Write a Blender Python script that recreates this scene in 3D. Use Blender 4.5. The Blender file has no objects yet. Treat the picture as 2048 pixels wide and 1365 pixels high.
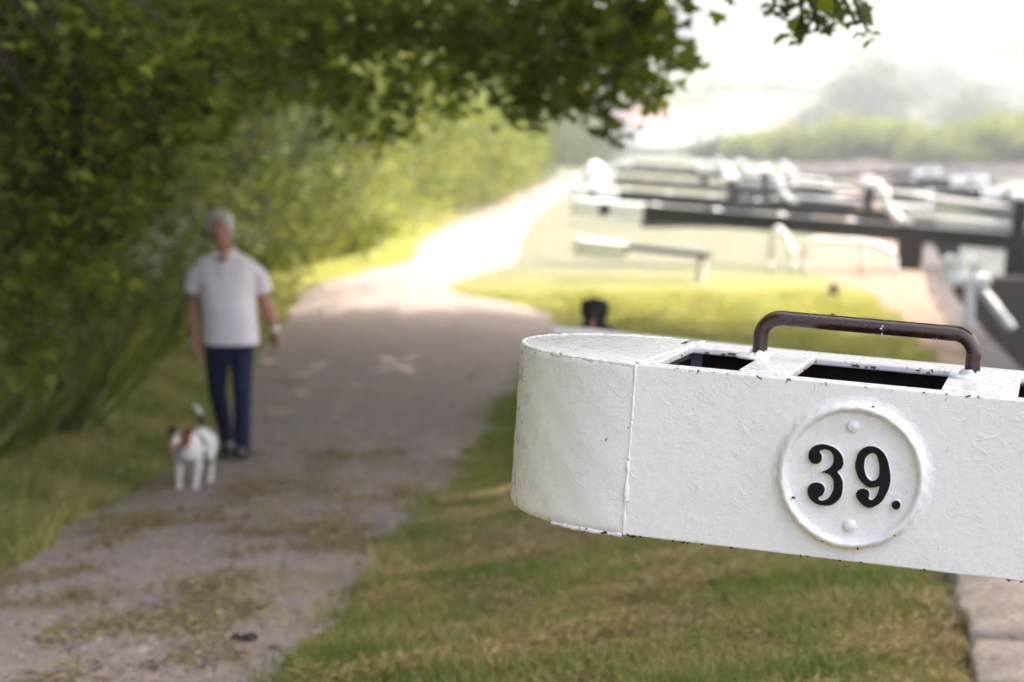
import bpy, bmesh, math, random
import numpy as np
from mathutils import Vector, Matrix

S = bpy.context.scene
COL = S.collection
rng = np.random.default_rng(39)
random.seed(39)

# ---------------------------------------------------------------- camera
F = 3982.2; CX = 1024.0; CY = 682.5; HOR = 250.0      # focal length in photo pixels, centre, horizon row
PITCH = math.atan((CY - HOR) / F)
CAM = np.array([0, 0, 1.5])
FWD = np.array([0, math.cos(PITCH), -math.sin(PITCH)])
UPV = np.array([0, math.sin(PITCH), math.cos(PITCH)])
RT = np.array([1.0, 0, 0])
cd = bpy.data.cameras.new('camera'); cam = bpy.data.objects.new('camera', cd); COL.objects.link(cam)
cam.location = CAM; cam.rotation_euler = (math.pi / 2 - PITCH, 0, 0)
cd.lens = 70; cd.sensor_width = 36; cd.clip_start = .05; cd.clip_end = 6000
cd.dof.use_dof = True; cd.dof.focus_distance = 3.52; cd.dof.aperture_fstop = 3.3
cd.dof.aperture_blades = 0
S.camera = cam

# ---------------------------------------------------------------- sky, sun, exposure
SUN_EL = math.radians(58); SUN_AZ = math.radians(74)   # azimuth from +Y towards +X
w = bpy.data.worlds.new('World'); S.world = w; w.use_nodes = True
nt = w.node_tree; bg = nt.nodes['Background']
sky = nt.nodes.new('ShaderNodeTexSky'); sky.sky_type = 'NISHITA'; sky.sun_disc = False
sky.sun_elevation = SUN_EL; sky.sun_rotation = SUN_AZ; sky.air_density = .55; sky.dust_density = 4.5; sky.ozone_density = .3
hz_ = nt.nodes.new('ShaderNodeMix'); hz_.data_type = 'RGBA'; hz_.blend_type = 'MULTIPLY'; hz_.inputs[0].default_value = 1     # thin warm summer haze in the sky
nt.links.new(sky.outputs[0], hz_.inputs[6]); hz_.inputs[7].default_value = (1.02, .975, .905, 1)
nt.links.new(hz_.outputs[2], bg.inputs[0]); bg.inputs[1].default_value = .15
sl = bpy.data.lights.new('sun', 'SUN'); sl.energy = 2.0; sl.angle = math.radians(.6); sl.color = (1, .95, .86)
so = bpy.data.objects.new('sun', sl); COL.objects.link(so)
SD = Vector((math.sin(SUN_AZ) * math.cos(SUN_EL), math.cos(SUN_AZ) * math.cos(SUN_EL), math.sin(SUN_EL)))
so.rotation_euler = SD.to_track_quat('Z', 'Y').to_euler(); so.location = (10, 0, 30)
S.view_settings.view_transform = 'Standard'; S.view_settings.look = 'None'
S.view_settings.exposure = 3.2; S.view_settings.gamma = 1
S.render.engine = 'CYCLES'
cy = S.cycles; cy.use_denoising = True; cy.volume_bounces = 0; cy.max_bounces = 7; cy.diffuse_bounces = 3
cy.transmission_bounces = 4; cy.transparent_max_bounces = 6; cy.sample_clamp_indirect = 4
cy.caustics_reflective = False; cy.caustics_refractive = False
try: cy.denoiser = 'OPENIMAGEDENOISE'
except Exception: pass

# ---------------------------------------------------------------- helpers
def at(px, py, d):
    """world point seen at photo pixel px,py at distance y = d"""
    v = FWD + RT * (px - CX) / F - UPV * (py - CY) / F
    return CAM + v * (d / v[1])

def tag(o, label=None, cat=None, group=None, kind=None):
    if label: o['label'] = label
    if cat: o['category'] = cat
    if group: o['group'] = group
    if kind: o['kind'] = kind
    return o

def empty(name, loc=(0, 0, 0), rz=0.0):
    o = bpy.data.objects.new(name, None); COL.objects.link(o); o.location = loc; o.rotation_euler = (0, 0, rz)
    o.empty_display_size = .2
    return o

def link(name, me, mat=None, parent=None, smooth=False):
    o = bpy.data.objects.new(name, me); COL.objects.link(o)
    if mat is not None:
        for m in (mat if isinstance(mat, (list, tuple)) else [mat]): me.materials.append(m)
    if parent is not None: o.parent = parent
    if smooth: me.shade_smooth()
    return o

def np_mesh(name, V, faces_flat, counts, attr=None):
    me = bpy.data.meshes.new(name)
    V = np.asarray(V, np.float32); ff = np.asarray(faces_flat, np.int32).ravel(); counts = np.asarray(counts, np.int32)
    me.vertices.add(len(V)); me.vertices.foreach_set('co', V.ravel())
    me.loops.add(len(ff)); me.loops.foreach_set('vertex_index', ff)
    me.polygons.add(len(counts)); st = np.concatenate([[0], np.cumsum(counts)[:-1]]).astype(np.int32)
    me.polygons.foreach_set('loop_start', st)
    me.update(calc_edges=True)
    if attr:
        for k, (dom, a) in attr.items():
            at_ = me.attributes.new(k, 'FLOAT', dom); at_.data.foreach_set('value', np.asarray(a, np.float32))
    return me

class MB:
    """collects shapes in one bmesh"""
    def __init__(s): s.bm = bmesh.new()
    def box(s, c, size, rot=None, bev=0.0, seg=2):
        r = bmesh.ops.create_cube(s.bm, size=1.0)
        vs = r['verts']
        bmesh.ops.scale(s.bm, vec=size, verts=vs)
        if bev:
            es = list({e for v in vs for e in v.link_edges})
            q = bmesh.ops.bevel(s.bm, geom=es, offset=bev, segments=seg, affect='EDGES', profile=.5)
            vs = list({v for f in q['faces'] for v in f.verts} | {v for v in vs if v.is_valid})
            vs = s._comp(vs)
        if rot is not None: bmesh.ops.rotate(s.bm, cent=(0, 0, 0), matrix=rot, verts=vs)
        bmesh.ops.translate(s.bm, vec=c, verts=vs)
        return vs
    def _comp(s, vs):
        seen = set(vs); st = list(vs)
        while st:
            v = st.pop()
            for e in v.link_edges:
                o = e.other_vert(v)
                if o not in seen: seen.add(o); st.append(o)
        return list(seen)
    def tube(s, pts, rad, n=12, caps=True, sx=1.0):
        pts = [Vector(p) for p in pts]
        if not hasattr(rad, '__len__'): rad = [rad] * len(pts)
        rings = []; prev = None
        for i, p in enumerate(pts):
            t = (pts[min(i + 1, len(pts) - 1)] - pts[max(i - 1, 0)]).normalized()
            if prev is None:
                a = Vector((0, 0, 1)) if abs(t.z) < .9 else Vector((0, 1, 0))
                u = t.cross(a).normalized()
            else:
                u = (prev - t * prev.dot(t)).normalized()
            prev = u; v = t.cross(u)
            rings.append([s.bm.verts.new(p + (u * math.cos(2 * math.pi * k / n) * sx + v * math.sin(2 * math.pi * k / n)) * rad[i]) for k in range(n)])
        for a, b in zip(rings[:-1], rings[1:]):
            for k in range(n):
                s.bm.faces.new((a[k], a[(k + 1) % n], b[(k + 1) % n], b[k]))
        if caps:
            s.bm.faces.new(rings[0][::-1]); s.bm.faces.new(rings[-1])
        return rings
    def capsule(s, a, b, ra, rb, n=14):
        a = Vector(a); b = Vector(b); t = (b - a)
        L = t.length; t = t / L if L > 1e-6 else Vector((0, 0, 1))
        pts = []; rs = []
        for k in range(6):
            th = math.pi / 2 * k / 5.0
            pts.append(a - t * ra * math.cos(th)); rs.append(max(ra * math.sin(th), .0006))
        for k in range(6):
            th = math.pi / 2 * k / 5.0
            pts.append(b + t * rb * math.sin(th)); rs.append(max(rb * math.cos(th), .0006))
        if L < 1e-6: pass
        s.tube(pts, rs, n)
    def ball(s, c, r, rot=None, seg=20):
        r = (r, r, r) if not hasattr(r, '__len__') else r
        c = Vector(c); nv = seg // 2 + 1; rings = []; add = s.bm.verts.new
        def P(x, y, z):
            p = Vector((x * r[0], y * r[1], z * r[2]))
            return add(c + (rot @ p if rot is not None else p))
        b0 = P(0, 0, -1); b1 = P(0, 0, 1)
        for i in range(1, nv):
            th = -math.pi / 2 + math.pi * i / nv; cz, sz = math.cos(th), math.sin(th)
            rings.append([P(cz * math.cos(2 * math.pi * k / seg), cz * math.sin(2 * math.pi * k / seg), sz) for k in range(seg)])
        nf = s.bm.faces.new
        for k in range(seg):
            k2 = (k + 1) % seg
            nf((b0, rings[0][k2], rings[0][k])); nf((b1, rings[-1][k], rings[-1][k2]))
            for A, B in zip(rings[:-1], rings[1:]): nf((A[k], A[k2], B[k2], B[k]))
    def loft(s, secs, n=28):
        """secs: list of (centre, rx, ry, power)"""
        rings = []
        for (c, rx, ry, pw) in secs:
            ring = []
            for k in range(n):
                a = 2 * math.pi * k / n; ca, sa = math.cos(a), math.sin(a)
                e = 2.0 / pw
                ring.append(s.bm.verts.new((c[0] + rx * math.copysign(abs(ca) ** e, ca), c[1] + ry * math.copysign(abs(sa) ** e, sa), c[2])))
            rings.append(ring)
        for a, b in zip(rings[:-1], rings[1:]):
            for k in range(n): s.bm.faces.new((a[k], a[(k + 1) % n], b[(k + 1) % n], b[k]))
        s.bm.faces.new(rings[0][::-1]); s.bm.faces.new(rings[-1])
    def mesh(s, name='mesh'):
        bmesh.ops.recalc_face_normals(s.bm, faces=s.bm.faces)
        me = bpy.data.meshes.new(name); s.bm.to_mesh(me); s.bm.free(); return me
    def build(s, name, mat, parent=None, smooth=False):
        return link(name, s.mesh(name), mat, parent, smooth)
    def fused(s, name, mat, parent, voxel=.008, it=6, fac=.5):
        """one continuous skin round everything collected"""
        me = s.mesh(name); tmp = bpy.data.objects.new('t', me); ws = bpy.data.scenes.new('work'); ws.collection.objects.link(tmp)
        m = tmp.modifiers.new('r', 'REMESH'); m.mode = 'VOXEL'; m.voxel_size = voxel; m.use_smooth_shade = True
        m2 = tmp.modifiers.new('s', 'SMOOTH'); m2.iterations = it; m2.factor = fac
        vl = ws.view_layers[0]; vl.update(); dg = vl.depsgraph
        out = bpy.data.meshes.new_from_object(tmp.evaluated_get(dg))
        bpy.data.objects.remove(tmp); bpy.data.scenes.remove(ws); out.shade_smooth()
        return link(name, out, mat, parent)

def autosmooth(o, ang=40):
    me = o.data; me.shade_smooth()
    try: me.set_sharp_from_angle(angle=math.radians(ang))
    except Exception: pass
    return o

# ---------------------------------------------------------------- material helpers
class NT:
    def __init__(s, name):
        s.m = bpy.data.materials.new(name); s.m.use_nodes = True; s.t = s.m.node_tree; s.n = s.t.nodes
        s.p = s.n['Principled BSDF']; s.out = s.n['Material Output']
    def N(s, typ, **kw):
        n = s.n.new(typ)
        for k, v in kw.items():
            if k.startswith('_'): setattr(n, k[1:], v)
            else: n.inputs[k.replace('__', ' ')].default_value = v
        return n
    def L(s, a, b): s.t.links.new(a, b)
    def co(s, out='Object'): return s.N('ShaderNodeTexCoord').outputs[out]
    def noise(s, scale, detail=4, rough=.55, dist=0, vec=None, out='Fac'):
        n = s.N('ShaderNodeTexNoise', Scale=scale, Detail=detail, Roughness=rough, Distortion=dist)
        s.L(vec if vec is not None else s.co(), n.inputs['Vector']); return n.outputs[out]
    def ramp(s, fac, stops, interp='LINEAR'):
        r = s.N('ShaderNodeValToRGB'); cr = r.color_ramp; cr.interpolation = interp
        while len(cr.elements) < len(stops): cr.elements.new(.5)
        for e, (p, c) in zip(cr.elements, stops):
            e.position = p; e.color = (c, c, c, 1) if not hasattr(c, '__len__') else (*c, 1)
        s.L(fac, r.inputs[0]); return r.outputs[0]
    def mix(s, fac, a, b):
        n = s.N('ShaderNodeMix', _data_type='RGBA')
        for i, x in ((0, fac), (6, a), (7, b)):
            if hasattr(x, 'links') or isinstance(x, bpy.types.NodeSocket): s.L(x, n.inputs[i])
            elif hasattr(x, '__len__'): n.inputs[i].default_value = (*x, 1)
            else: n.inputs[i].default_value = x
        return n.outputs[2]
    def math(s, op, a, b=0.0, clamp=False):
        n = s.N('ShaderNodeMath', _operation=op, _use_clamp=clamp)
        for i, x in enumerate((a, b)):
            if isinstance(x, bpy.types.NodeSocket): s.L(x, n.inputs[i])
            else: n.inputs[i].default_value = x
        return n.outputs[0]
    def attr(s, name):
        n = s.N('ShaderNodeAttribute'); n.attribute_name = name; return n.outputs['Fac']
    def bump(s, h, dist=.01, strength=1.0, normal=None):
        b = s.N('ShaderNodeBump', Strength=strength, Distance=dist); s.L(h, b.inputs['Height'])
        if normal is not None: s.L(normal, b.inputs['Normal'])
        return b.outputs[0]
    def mapping(s, scale, vec=None, rot=(0, 0, 0)):
        n = s.N('ShaderNodeMapping'); n.inputs['Scale'].default_value = scale; n.inputs['Rotation'].default_value = rot
        s.L(vec if vec is not None else s.co(), n.inputs['Vector']); return n.outputs[0]
    def set(s, color=None, rough=None, normal=None, spec=None, metal=None, coat=None):
        for k, v in (('Base Color', color), ('Roughness', rough), ('Normal', normal), ('Specular IOR Level', spec), ('Metallic', metal), ('Coat Weight', coat)):
            if v is None: continue
            if isinstance(v, bpy.types.NodeSocket): s.L(v, s.p.inputs[k])
            elif hasattr(v, '__len__'): s.p.inputs[k].default_value = (*v, 1)
            else: s.p.inputs[k].default_value = v
        return s.m

def plain(name, c, rough=.6, var=.15, scale=8, bump=0.0, spec=.4):
    t = NT(name); n = t.noise(scale, 5)
    a = tuple(x * (1 - var) for x in c); b = tuple(min(1, x * (1 + var)) for x in c)
    col = t.ramp(n, [(.3, a), (.7, b)])
    nr = t.bump(t.noise(scale * 4, 5), bump) if bump else None
    return t.set(col, rough, nr, spec)

def leaf_mat(name, stops, trans=.45, tint=(1.25, 1.2, .35), rough=.5):
    t = NT(name); r = t.attr('rnd')
    col = t.ramp(r, stops)
    t.set(col, rough, spec=.35)
    tr = t.N('ShaderNodeBsdfTranslucent')
    g = t.N('ShaderNodeMix', _data_type='RGBA', _blend_type='MULTIPLY'); g.inputs[0].default_value = 1
    t.L(col, g.inputs[6]); g.inputs[7].default_value = (*[x * 1.3 for x in tint], 1); t.L(g.outputs[2], tr.inputs[0])
    mx = t.N('ShaderNodeMixShader'); mx.inputs[0].default_value = trans
    t.L(t.p.outputs[0], mx.inputs[1]); t.L(tr.outputs[0], mx.inputs[2]); t.L(mx.outputs[0], t.out.inputs[0])
    return t.m

M = {}
# ---- chipped, brush-marked white gloss paint on steel
def white_paint(name, chips=True, near=True, base=(.655, .65, .642)):
    t = NT(name); co = t.co()
    big = t.noise(3, 3)
    col = t.ramp(big, [(.35, tuple(x * .965 for x in base)), (.65, base)])
    stain = t.ramp(t.noise(9, 6, .65, 1.2), [(.62, 0.0), (.78, .35)])
    col = t.mix(stain, col, (.62, .56, .45))
    if chips:
        # bare rusty flecks: sparse everywhere, denser along the top and bottom arrises
        sep = t.N('ShaderNodeSeparateXYZ'); t.L(co, sep.inputs[0])
        z = sep.outputs[2]
        e1 = t.math('ABSOLUTE', t.math('ADD', z, 0.002)); e2 = t.math('ABSOLUTE', t.math('ADD', z, .3))
        e = t.math('MINIMUM', e1, e2)
        edge = t.ramp(t.math('MULTIPLY', e, 60.0), [(0, 1.0), (.75, 0.0)])
        n = t.noise(75, 3, .6, .6)
        g = t.noise(14, 2)
        thr = t.math('ADD', n, t.math('ADD', t.math('MULTIPLY', edge, .085), t.math('MULTIPLY', g, .12)))
        chip = t.ramp(thr, [(.80, 0.0), (.815, 1.0)])
        halo = t.ramp(thr, [(.73, 0.0), (.82, .35)])
        col = t.mix(halo, col, (.50, .33, .17))
        col = t.mix(chip, col, t.ramp(t.noise(160, 3), [(.4, (.03, .018, .012)), (.6, (.16, .07, .035))]))
    # paint relief: brush drag, runs, curled flakes
    warp = t.N('ShaderNodeTexNoise', Scale=10.0, Detail=3.0); t.L(co, warp.inputs['Vector'])
    va = t.N('ShaderNodeVectorMath', _operation='MULTIPLY_ADD'); t.L(warp.outputs['Color'], va.inputs[0])
    va.inputs[1].default_value = (.11, .11, .11); t.L(co, va.inputs[2])
    l1 = t.math('ABSOLUTE', t.math('SUBTRACT', t.noise(11, 3, .6, .8, va.outputs[0]), .5))
    msk = t.ramp(t.noise(9, 4, .6), [(.47, 0.0), (.60, 1.0)])
    ridge = t.math('MULTIPLY', t.ramp(l1, [(0, 1.0), (.014, 0.0)]), msk)
    l2 = t.math('ABSOLUTE', t.math('SUBTRACT', t.noise(34, 2, .5, 1.5, co), .5))
    ridge2 = t.math('MULTIPLY', t.ramp(l2, [(0, 1.0), (.022, 0.0)]), t.ramp(t.noise(17, 4, .6, .4), [(.49, 0.0), (.60, 1.0)]))
    lump = t.noise(70, 4, .6)
    drag = t.noise(1.0, 4, .6, 0, t.mapping((18, 60, 260)))
    h = t.math('ADD', t.math('MULTIPLY', ridge, .40), t.math('MULTIPLY', ridge2, .40))
    h = t.math('ADD', h, t.math('MULTIPLY', lump, .85))
    h = t.math('ADD', h, t.math('MULTIPLY', drag, .06))
    h = t.math('ADD', h, t.math('MULTIPLY', t.noise(22, 3), 1.1))
    nr = t.bump(h, .0011 if near else .004, 1.0)
    rg = t.ramp(t.noise(40, 3), [(.3, .22), (.7, .38)])
    return t.set(col, rg, nr, .5)
M['white'] = white_paint('white_gloss_paint')
M['white_plain'] = white_paint('white_paint_clean', chips=False)
M['white_far'] = plain('weathered_white_paint', (.72, .71, .68), .45, .08, 3, .002)
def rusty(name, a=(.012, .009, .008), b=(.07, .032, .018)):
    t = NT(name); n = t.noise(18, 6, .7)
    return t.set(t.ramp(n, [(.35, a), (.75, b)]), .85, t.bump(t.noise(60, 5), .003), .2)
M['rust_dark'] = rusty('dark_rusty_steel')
def tube_brown():
    t = NT('worn_brown_tube'); n = t.noise(4, 4, .6, .5)
    col = t.ramp(n, [(.40, (.026, .011, .009)), (.60, (.038, .016, .013)), (.68, (.024, .023, .025))])
    sp = t.ramp(t.noise(120, 2, .5), [(.765, 0.0), (.785, .8)])
    col = t.mix(sp, col, (.55, .55, .55))
    return t.set(col, t.ramp(t.noise(30, 4), [(.3, .2), (.7, .34)]), t.bump(t.noise(120, 3), .0004), .6)
M['tube'] = tube_brown()
M['black_num'] = plain('black_numeral_paint', (.006, .0055, .0055), .7, .3, 60, .0015, .15)
M['black_far'] = plain('black_gloss_beam_paint', (.012, .012, .013), .28, .25, 6, .002, .5)
M['gate_wood'] = plain('dark_wet_gate_timber', (.022, .019, .017), .6, .4, 5, .01)

# ---------------------------------------------------------------- ground levels
def lut(pts):
    a = np.array(pts, float)
    def f(d):
        d = np.asarray(d, float); s = 0
        for k in (-.08, -.04, 0, .04, .08): s = s + np.interp(d + k * np.maximum(np.abs(d), 2), a[:, 0], a[:, 1])
        return s / 5
    return f
zp = lut([(-20, .1), (0, -.1), (5, -.17), (6.5, -.21), (8, -.3), (9, -.38), (11, -.60), (12, -.70), (13.8, -.84), (17, -.89), (23, -.92), (28, -.95), (36, -1.0), (44, -1.02), (61, -1.12), (86, -1.35), (110, -1.65), (160, -2.4), (300, -4), (4000, -4)])
zr = lut([(-20, .2), (0, 0), (5, -.06), (7, -.12), (9, -.25), (11, -.37), (16, -.62), (20, -.75), (24, -.85), (28, -.93), (36, -1), (54, -1.15), (80, -1.4), (120, -1.8), (200, -2.6), (300, -3.4), (4000, -3.4)])
eL = [(-20, -1.2), (0, -1.6), (5, -1.9), (8.2, -2.1), (11, -2.29), (14.2, -2.30), (18, -2.55), (26, -2.95), (30, -3.15), (34, -2.5), (37, -1.85), (44, -2.05), (61, -1.0), (86, .35), (110, 1.5), (160, 4.5), (300, 13)]
eR = [(-20, -.4), (0, -.55), (6, -.64), (7.8, -.58), (9, -.51), (11.5, -.36), (14.4, -.23), (17.2, -.05), (20, .25), (23.5, .62), (25.5, .5), (27.5, 0), (29, -.85), (31, -.98), (34, -.4), (36, .05), (43, .2), (53, .5), (72, 1.6), (100, 3.2), (160, 7), (300, 16)]
eS = [(-20, -1.6), (0, .5), (5.6, 1.29), (7, 1.52), (10, 2.3), (15, 3.2), (18.6, 3.96), (24, 4.68), (29.5, 5.25), (33, 5.1), (37, 5.2), (44, 6.6), (60, 9.4), (130, 22), (300, 54)]
eK = [(-20, -1.9), (0, 1.5), (7, 2.8), (20, 4.92), (28.7, 6.38), (36, 7.8), (130, 25), (300, 56)]
def E(t, d):
    a = np.array(t); return np.interp(d, a[:, 0], a[:, 1])
def wob(d, s, amp=1.0):
    d = np.asarray(d, float)
    return amp * (np.sin(d * 2.3 + s) * .5 + np.sin(d * 5.1 + 2.7 * s) * .3 + np.sin(d * 11.7 + 1.3 * s) * .25 + np.sin(d * 23.1 + s * 5) * .15)
def xL(d): return E(eL, d) + wob(d, 1.0, .07)
def xR(d): return E(eR, d) + wob(d, 4.0, .06)
def xS(d): return E(eS, d) + wob(d, 7.0, .08)
def xK(d): return E(eK, d)
def sst(t):
    t = np.clip(t, 0, 1); return t * t * (3 - 2 * t)
def zground(x, d):
    x = np.asarray(x, float); d = np.asarray(d, float)
    l, r = xL(d), xR(d)
    zl = zp(d) + .28 * sst((l - x) / 1.3) + .55 * sst((l - x - .8) / 2.2) + .4 * sst((l - x - 3) / 6)
    zrr = zp(d) + (zr(d) - zp(d)) * sst((x - r) / 1.1)
    camber = .03 * np.clip(1 - ((x - (l + r) / 2) / np.maximum((r - l) / 2, .1)) ** 2, 0, 1)
    return np.where(x < l, zl, np.where(x > r, zrr, zp(d) + camber)) + (.018 * np.sin(x * 3.1 + d * 1.7) * np.sin(d * 2.3 - x) * ((x < l) | (x > r)))
def gz(x, d): return float(zground(x, d))

rows = np.concatenate([np.arange(-14, 4, .7), np.arange(4, 30, .12), np.arange(30, 130, .5), np.arange(130, 301, 5)])
def strip(name, c0, c1, ncol, mat, power=1.0, zf=None, flip=False):
    u = np.linspace(0, 1, ncol) ** power
    if flip: u = 1 - u[::-1]
    D, U = np.meshgrid(rows, u, indexing='ij')
    X = c0(D) + (c1(D) - c0(D)) * U
    Z = zground(X, D) if zf is None else zf(X, D)
    V = np.stack([X, D, Z], -1).reshape(-1, 3)
    n, m = D.shape; i = np.arange(n - 1)[:, None] * m + np.arange(m - 1)[None]
    Fc = np.stack([i, i + 1, i + 1 + m, i + m], -1).reshape(-1, 4)
    return V, Fc

def grass_ground_mat():
    t = NT('mown_grass_ground'); geo = t.N('ShaderNodeNewGeometry').outputs['Position']
    n1 = t.noise(.9, 5, .65, .4, geo); n2 = t.noise(6, 5, .7, .5, geo); n3 = t.noise(40, 4, .6, 0, geo)
    green = t.ramp(n2, [(.3, (.14, .155, .03)), (.55, (.22, .225, .05)), (.75, (.31, .285, .09))])
    straw = t.ramp(n2, [(.3, (.21, .135, .05)), (.6, (.36, .265, .105)), (.8, (.46, .36, .17))])
    sp = t.N('ShaderNodeSeparateXYZ'); t.L(geo, sp.inputs[0])
    # clippings lie on the near bank; greener towards the lawn beyond and on the left bank
    dd = t.ramp(t.math('DIVIDE', sp.outputs[1], 30.0), [(.28, 1.0), (.42, .12), (1, .12)])
    lx = t.ramp(t.math('MULTIPLY_ADD', sp.outputs[0], .2), [(0, .25), (.05, 1.0)])
    f = t.math('MULTIPLY', t.ramp(t.math('ADD', t.math('MULTIPLY', n1, .6), t.math('MULTIPLY', n2, .4)), [(.42, 0.0), (.56, 1.0)]), t.math('MULTIPLY', dd, lx))
    col = t.mix(f, green, straw)
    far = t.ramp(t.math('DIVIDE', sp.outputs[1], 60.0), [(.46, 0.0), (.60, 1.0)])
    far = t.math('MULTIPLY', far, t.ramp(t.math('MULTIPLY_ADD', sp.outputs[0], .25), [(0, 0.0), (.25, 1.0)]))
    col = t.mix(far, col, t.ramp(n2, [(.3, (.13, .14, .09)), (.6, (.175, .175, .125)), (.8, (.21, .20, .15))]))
    h = t.math('ADD', n2, t.math('MULTIPLY', n3, .6))
    return t.set(col, .9, t.bump(h, .05), .1)
def path_mat():
    t = NT('gravel_path'); geo = t.N('ShaderNodeNewGeometry').outputs['Position']
    v = t.mapping((1, .55, 1), geo)
    n1 = t.noise(1.3, 6, .62, .8, v); n2 = t.noise(9, 6, .7, 0, geo); n3 = t.noise(60, 3, .6, 0, geo)
    g = t.ramp(n2, [(.25, (.205, .165, .152)), (.5, (.285, .235, .215)), (.75, (.365, .305, .275))])
    sp = t.N('ShaderNodeSeparateXYZ'); t.L(geo, sp.inputs[0])
    near = t.ramp(t.math('DIVIDE', sp.outputs[1], 30.0), [(.42, 1.0), (.55, .1)])
    f = t.math('MULTIPLY', t.ramp(n1, [(.51, 0.0), (.62, .85)]), near)
    col = t.mix(f, g, t.ramp(n2, [(.3, (.17, .145, .065)), (.7, (.31, .245, .125))]))
    st = t.ramp(t.noise(2.2, 5, .7, 1.5, geo), [(.58, 0.0), (.70, .6)])
    col = t.mix(st, col, (.27, .22, .19))
    h = t.math('ADD', n2, t.math('MULTIPLY', n3, .8))
    return t.set(col, .9, t.bump(h, .02), .2)
def sand_mat():
    t = NT('dusty_lockside'); geo = t.N('ShaderNodeNewGeometry').outputs['Position']
    n = t.noise(2.5, 6, .65, .6, geo); n2 = t.noise(20, 5, .7, 0, geo)
    c = t.ramp(n, [(.3, (.17, .12, .085)), (.6, (.235, .175, .13)), (.75, (.18, .16, .08))])
    return t.set(c, .9, t.bump(n2, .02), .2)
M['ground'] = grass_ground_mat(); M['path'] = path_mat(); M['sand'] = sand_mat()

def far_r(d): return xK(d) + 5.6
def far_rr(d): return xK(d) + 130
vs = []; fs = []; off = 0
for c0, c1, n, pw, zf, fl in (
        (lambda d: xL(d) - 70, xL, 46, 2.6, None, True),
        (xR, xS, 40, 1, None, False),
        (far_r, far_rr, 30, 1.6, lambda X, D: zr(D) + .04 * np.sin(X + D), False)):
    V, Fc = strip('g', c0, c1, n, None, pw, zf, fl)
    vs.append(V); fs.append(Fc + off); off += len(V)
V = np.concatenate(vs); Fc = np.concatenate(fs)
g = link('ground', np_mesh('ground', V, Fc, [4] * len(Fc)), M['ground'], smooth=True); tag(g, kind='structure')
V, Fc = strip('p', xL, xR, 26, None)
tag(link('path', np_mesh('path', V, Fc, [4] * len(Fc)), M['path'], smooth=True), kind='structure')
V, Fc = strip('s', xS, xK, 14, None)
tag(link('pavement', np_mesh('pavement', V, Fc, [4] * len(Fc)), M['sand'], smooth=True), kind='structure')

# lock chamber: brick walls and water
def brick_mat():
    t = NT('wet_lock_brick'); geo = t.N('ShaderNodeNewGeometry').outputs['Position']
    b = t.N('ShaderNodeTexBrick', Scale=4.0); b.inputs['Color1'].default_value = (.06, .042, .034, 1); b.inputs['Color2'].default_value = (.035, .028, .025, 1)
    b.inputs['Mortar'].default_value = (.07, .065, .06, 1); sp = t.N('ShaderNodeSeparateXYZ'); t.L(geo, sp.inputs[0])
    cb = t.N('ShaderNodeCombineXYZ'); t.L(sp.outputs[1], cb.inputs[0]); t.L(sp.outputs[2], cb.inputs[1]); t.L(cb.outputs[0], b.inputs['Vector'])
    return t.set(b.outputs['Color'], .7, t.bump(b.outputs['Fac'], .01), .3)
M['brick'] = brick_mat()
rr = np.concatenate([np.arange(-14, 130, 1.0), np.arange(130, 301, 10.0)])
def wall(name, xf, s, label):
    bm = bmesh.new(); prev = None
    for d in rr:
        x = float(xf(d)); zt = float(zr(d)) - (.0 if s < 0 else .02)
        zt = gz(x, d) if s < 0 else zt
        ring = [bm.verts.new(p) for p in ((x, d, zt + .02), (x + s * .35, d, zt + .02), (x + s * .35, d, zt - 4.6), (x, d, zt - 4.6))]
        if prev:
            for k in range(4): bm.faces.new((prev[k], prev[(k + 1) % 4], ring[(k + 1) % 4], ring[k]))
        prev = ring
    bmesh.ops.recalc_face_normals(bm, faces=bm.faces)
    me = bpy.data.meshes.new(name); bm.to_mesh(me); bm.free()
    return tag(link(name, me, M['brick']), label, 'wall')
wall('lock_wall', lambda d: xK(d), -1, 'dark wet brick wall of the lock chamber on the towpath side')
wall('lock_wall', far_r, 1, 'brick wall of the lock chamber on the side away from the path')
mb_q = MB(); mb_q.box((8.15, 33.6, -2.9), (1.7, .5, 3.7), bev=.03)
tag(mb_q.build('lock_wall', M['brick']), 'brick return of the lock wall under the heel post of the nearest far gate', 'wall')
tw = NT('canal_water'); tw.set((.018, .022, .012), .06, tw.bump(tw.noise(3, 3, .5, 0, tw.N('ShaderNodeNewGeometry').outputs['Position']), .01), .5)
M['water'] = tw.m
V = np.array([[float(xK(d)) + s, d, float(zr(d)) - (3.1 if d < 34 else 1.7)] for d in rr for s in (-.05, 5.7)])
n = len(rr); i = np.arange(n - 1) * 2
Fc = np.stack([i, i + 1, i + 3, i + 2], -1)
tag(link('water', np_mesh('water', V, Fc, [4] * len(Fc)), M['water']), kind='structure')

# ---------------------------------------------------------------- foreground balance beam (number 39)
PX = np.array([0.21353852, 3.41003241, 1.09010697]); YAW, TILT, BW, ROLL = -0.26852309, 0.06202385, 0.5302, -0.0272167
BH = .30
Xa = np.array([math.cos(YAW) * math.cos(TILT), math.sin(YAW) * math.cos(TILT), -math.sin(TILT)])
Y0 = np.array([-math.sin(YAW), math.cos(YAW), 0]); Z0 = np.cross(Xa, Y0)
Ya = Y0 * math.cos(ROLL) + Z0 * math.sin(ROLL); Za = np.cross(Xa, Ya)
def beam_matrix():
    m = Matrix.Identity(4)
    for i in range(3):
        m[i][0] = Xa[i]; m[i][1] = Ya[i]; m[i][2] = Za[i]; m[i][3] = PX[i]
    return m
beam = empty('balance_beam'); beam.matrix_world = beam_matrix()
tag(beam, 'white painted steel balance beam with rounded end, brown lifting handle and raised number 39', 'balance beam')
BL = 6.2        # length to the right, out of the picture
T = .011        # plate thickness
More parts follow.
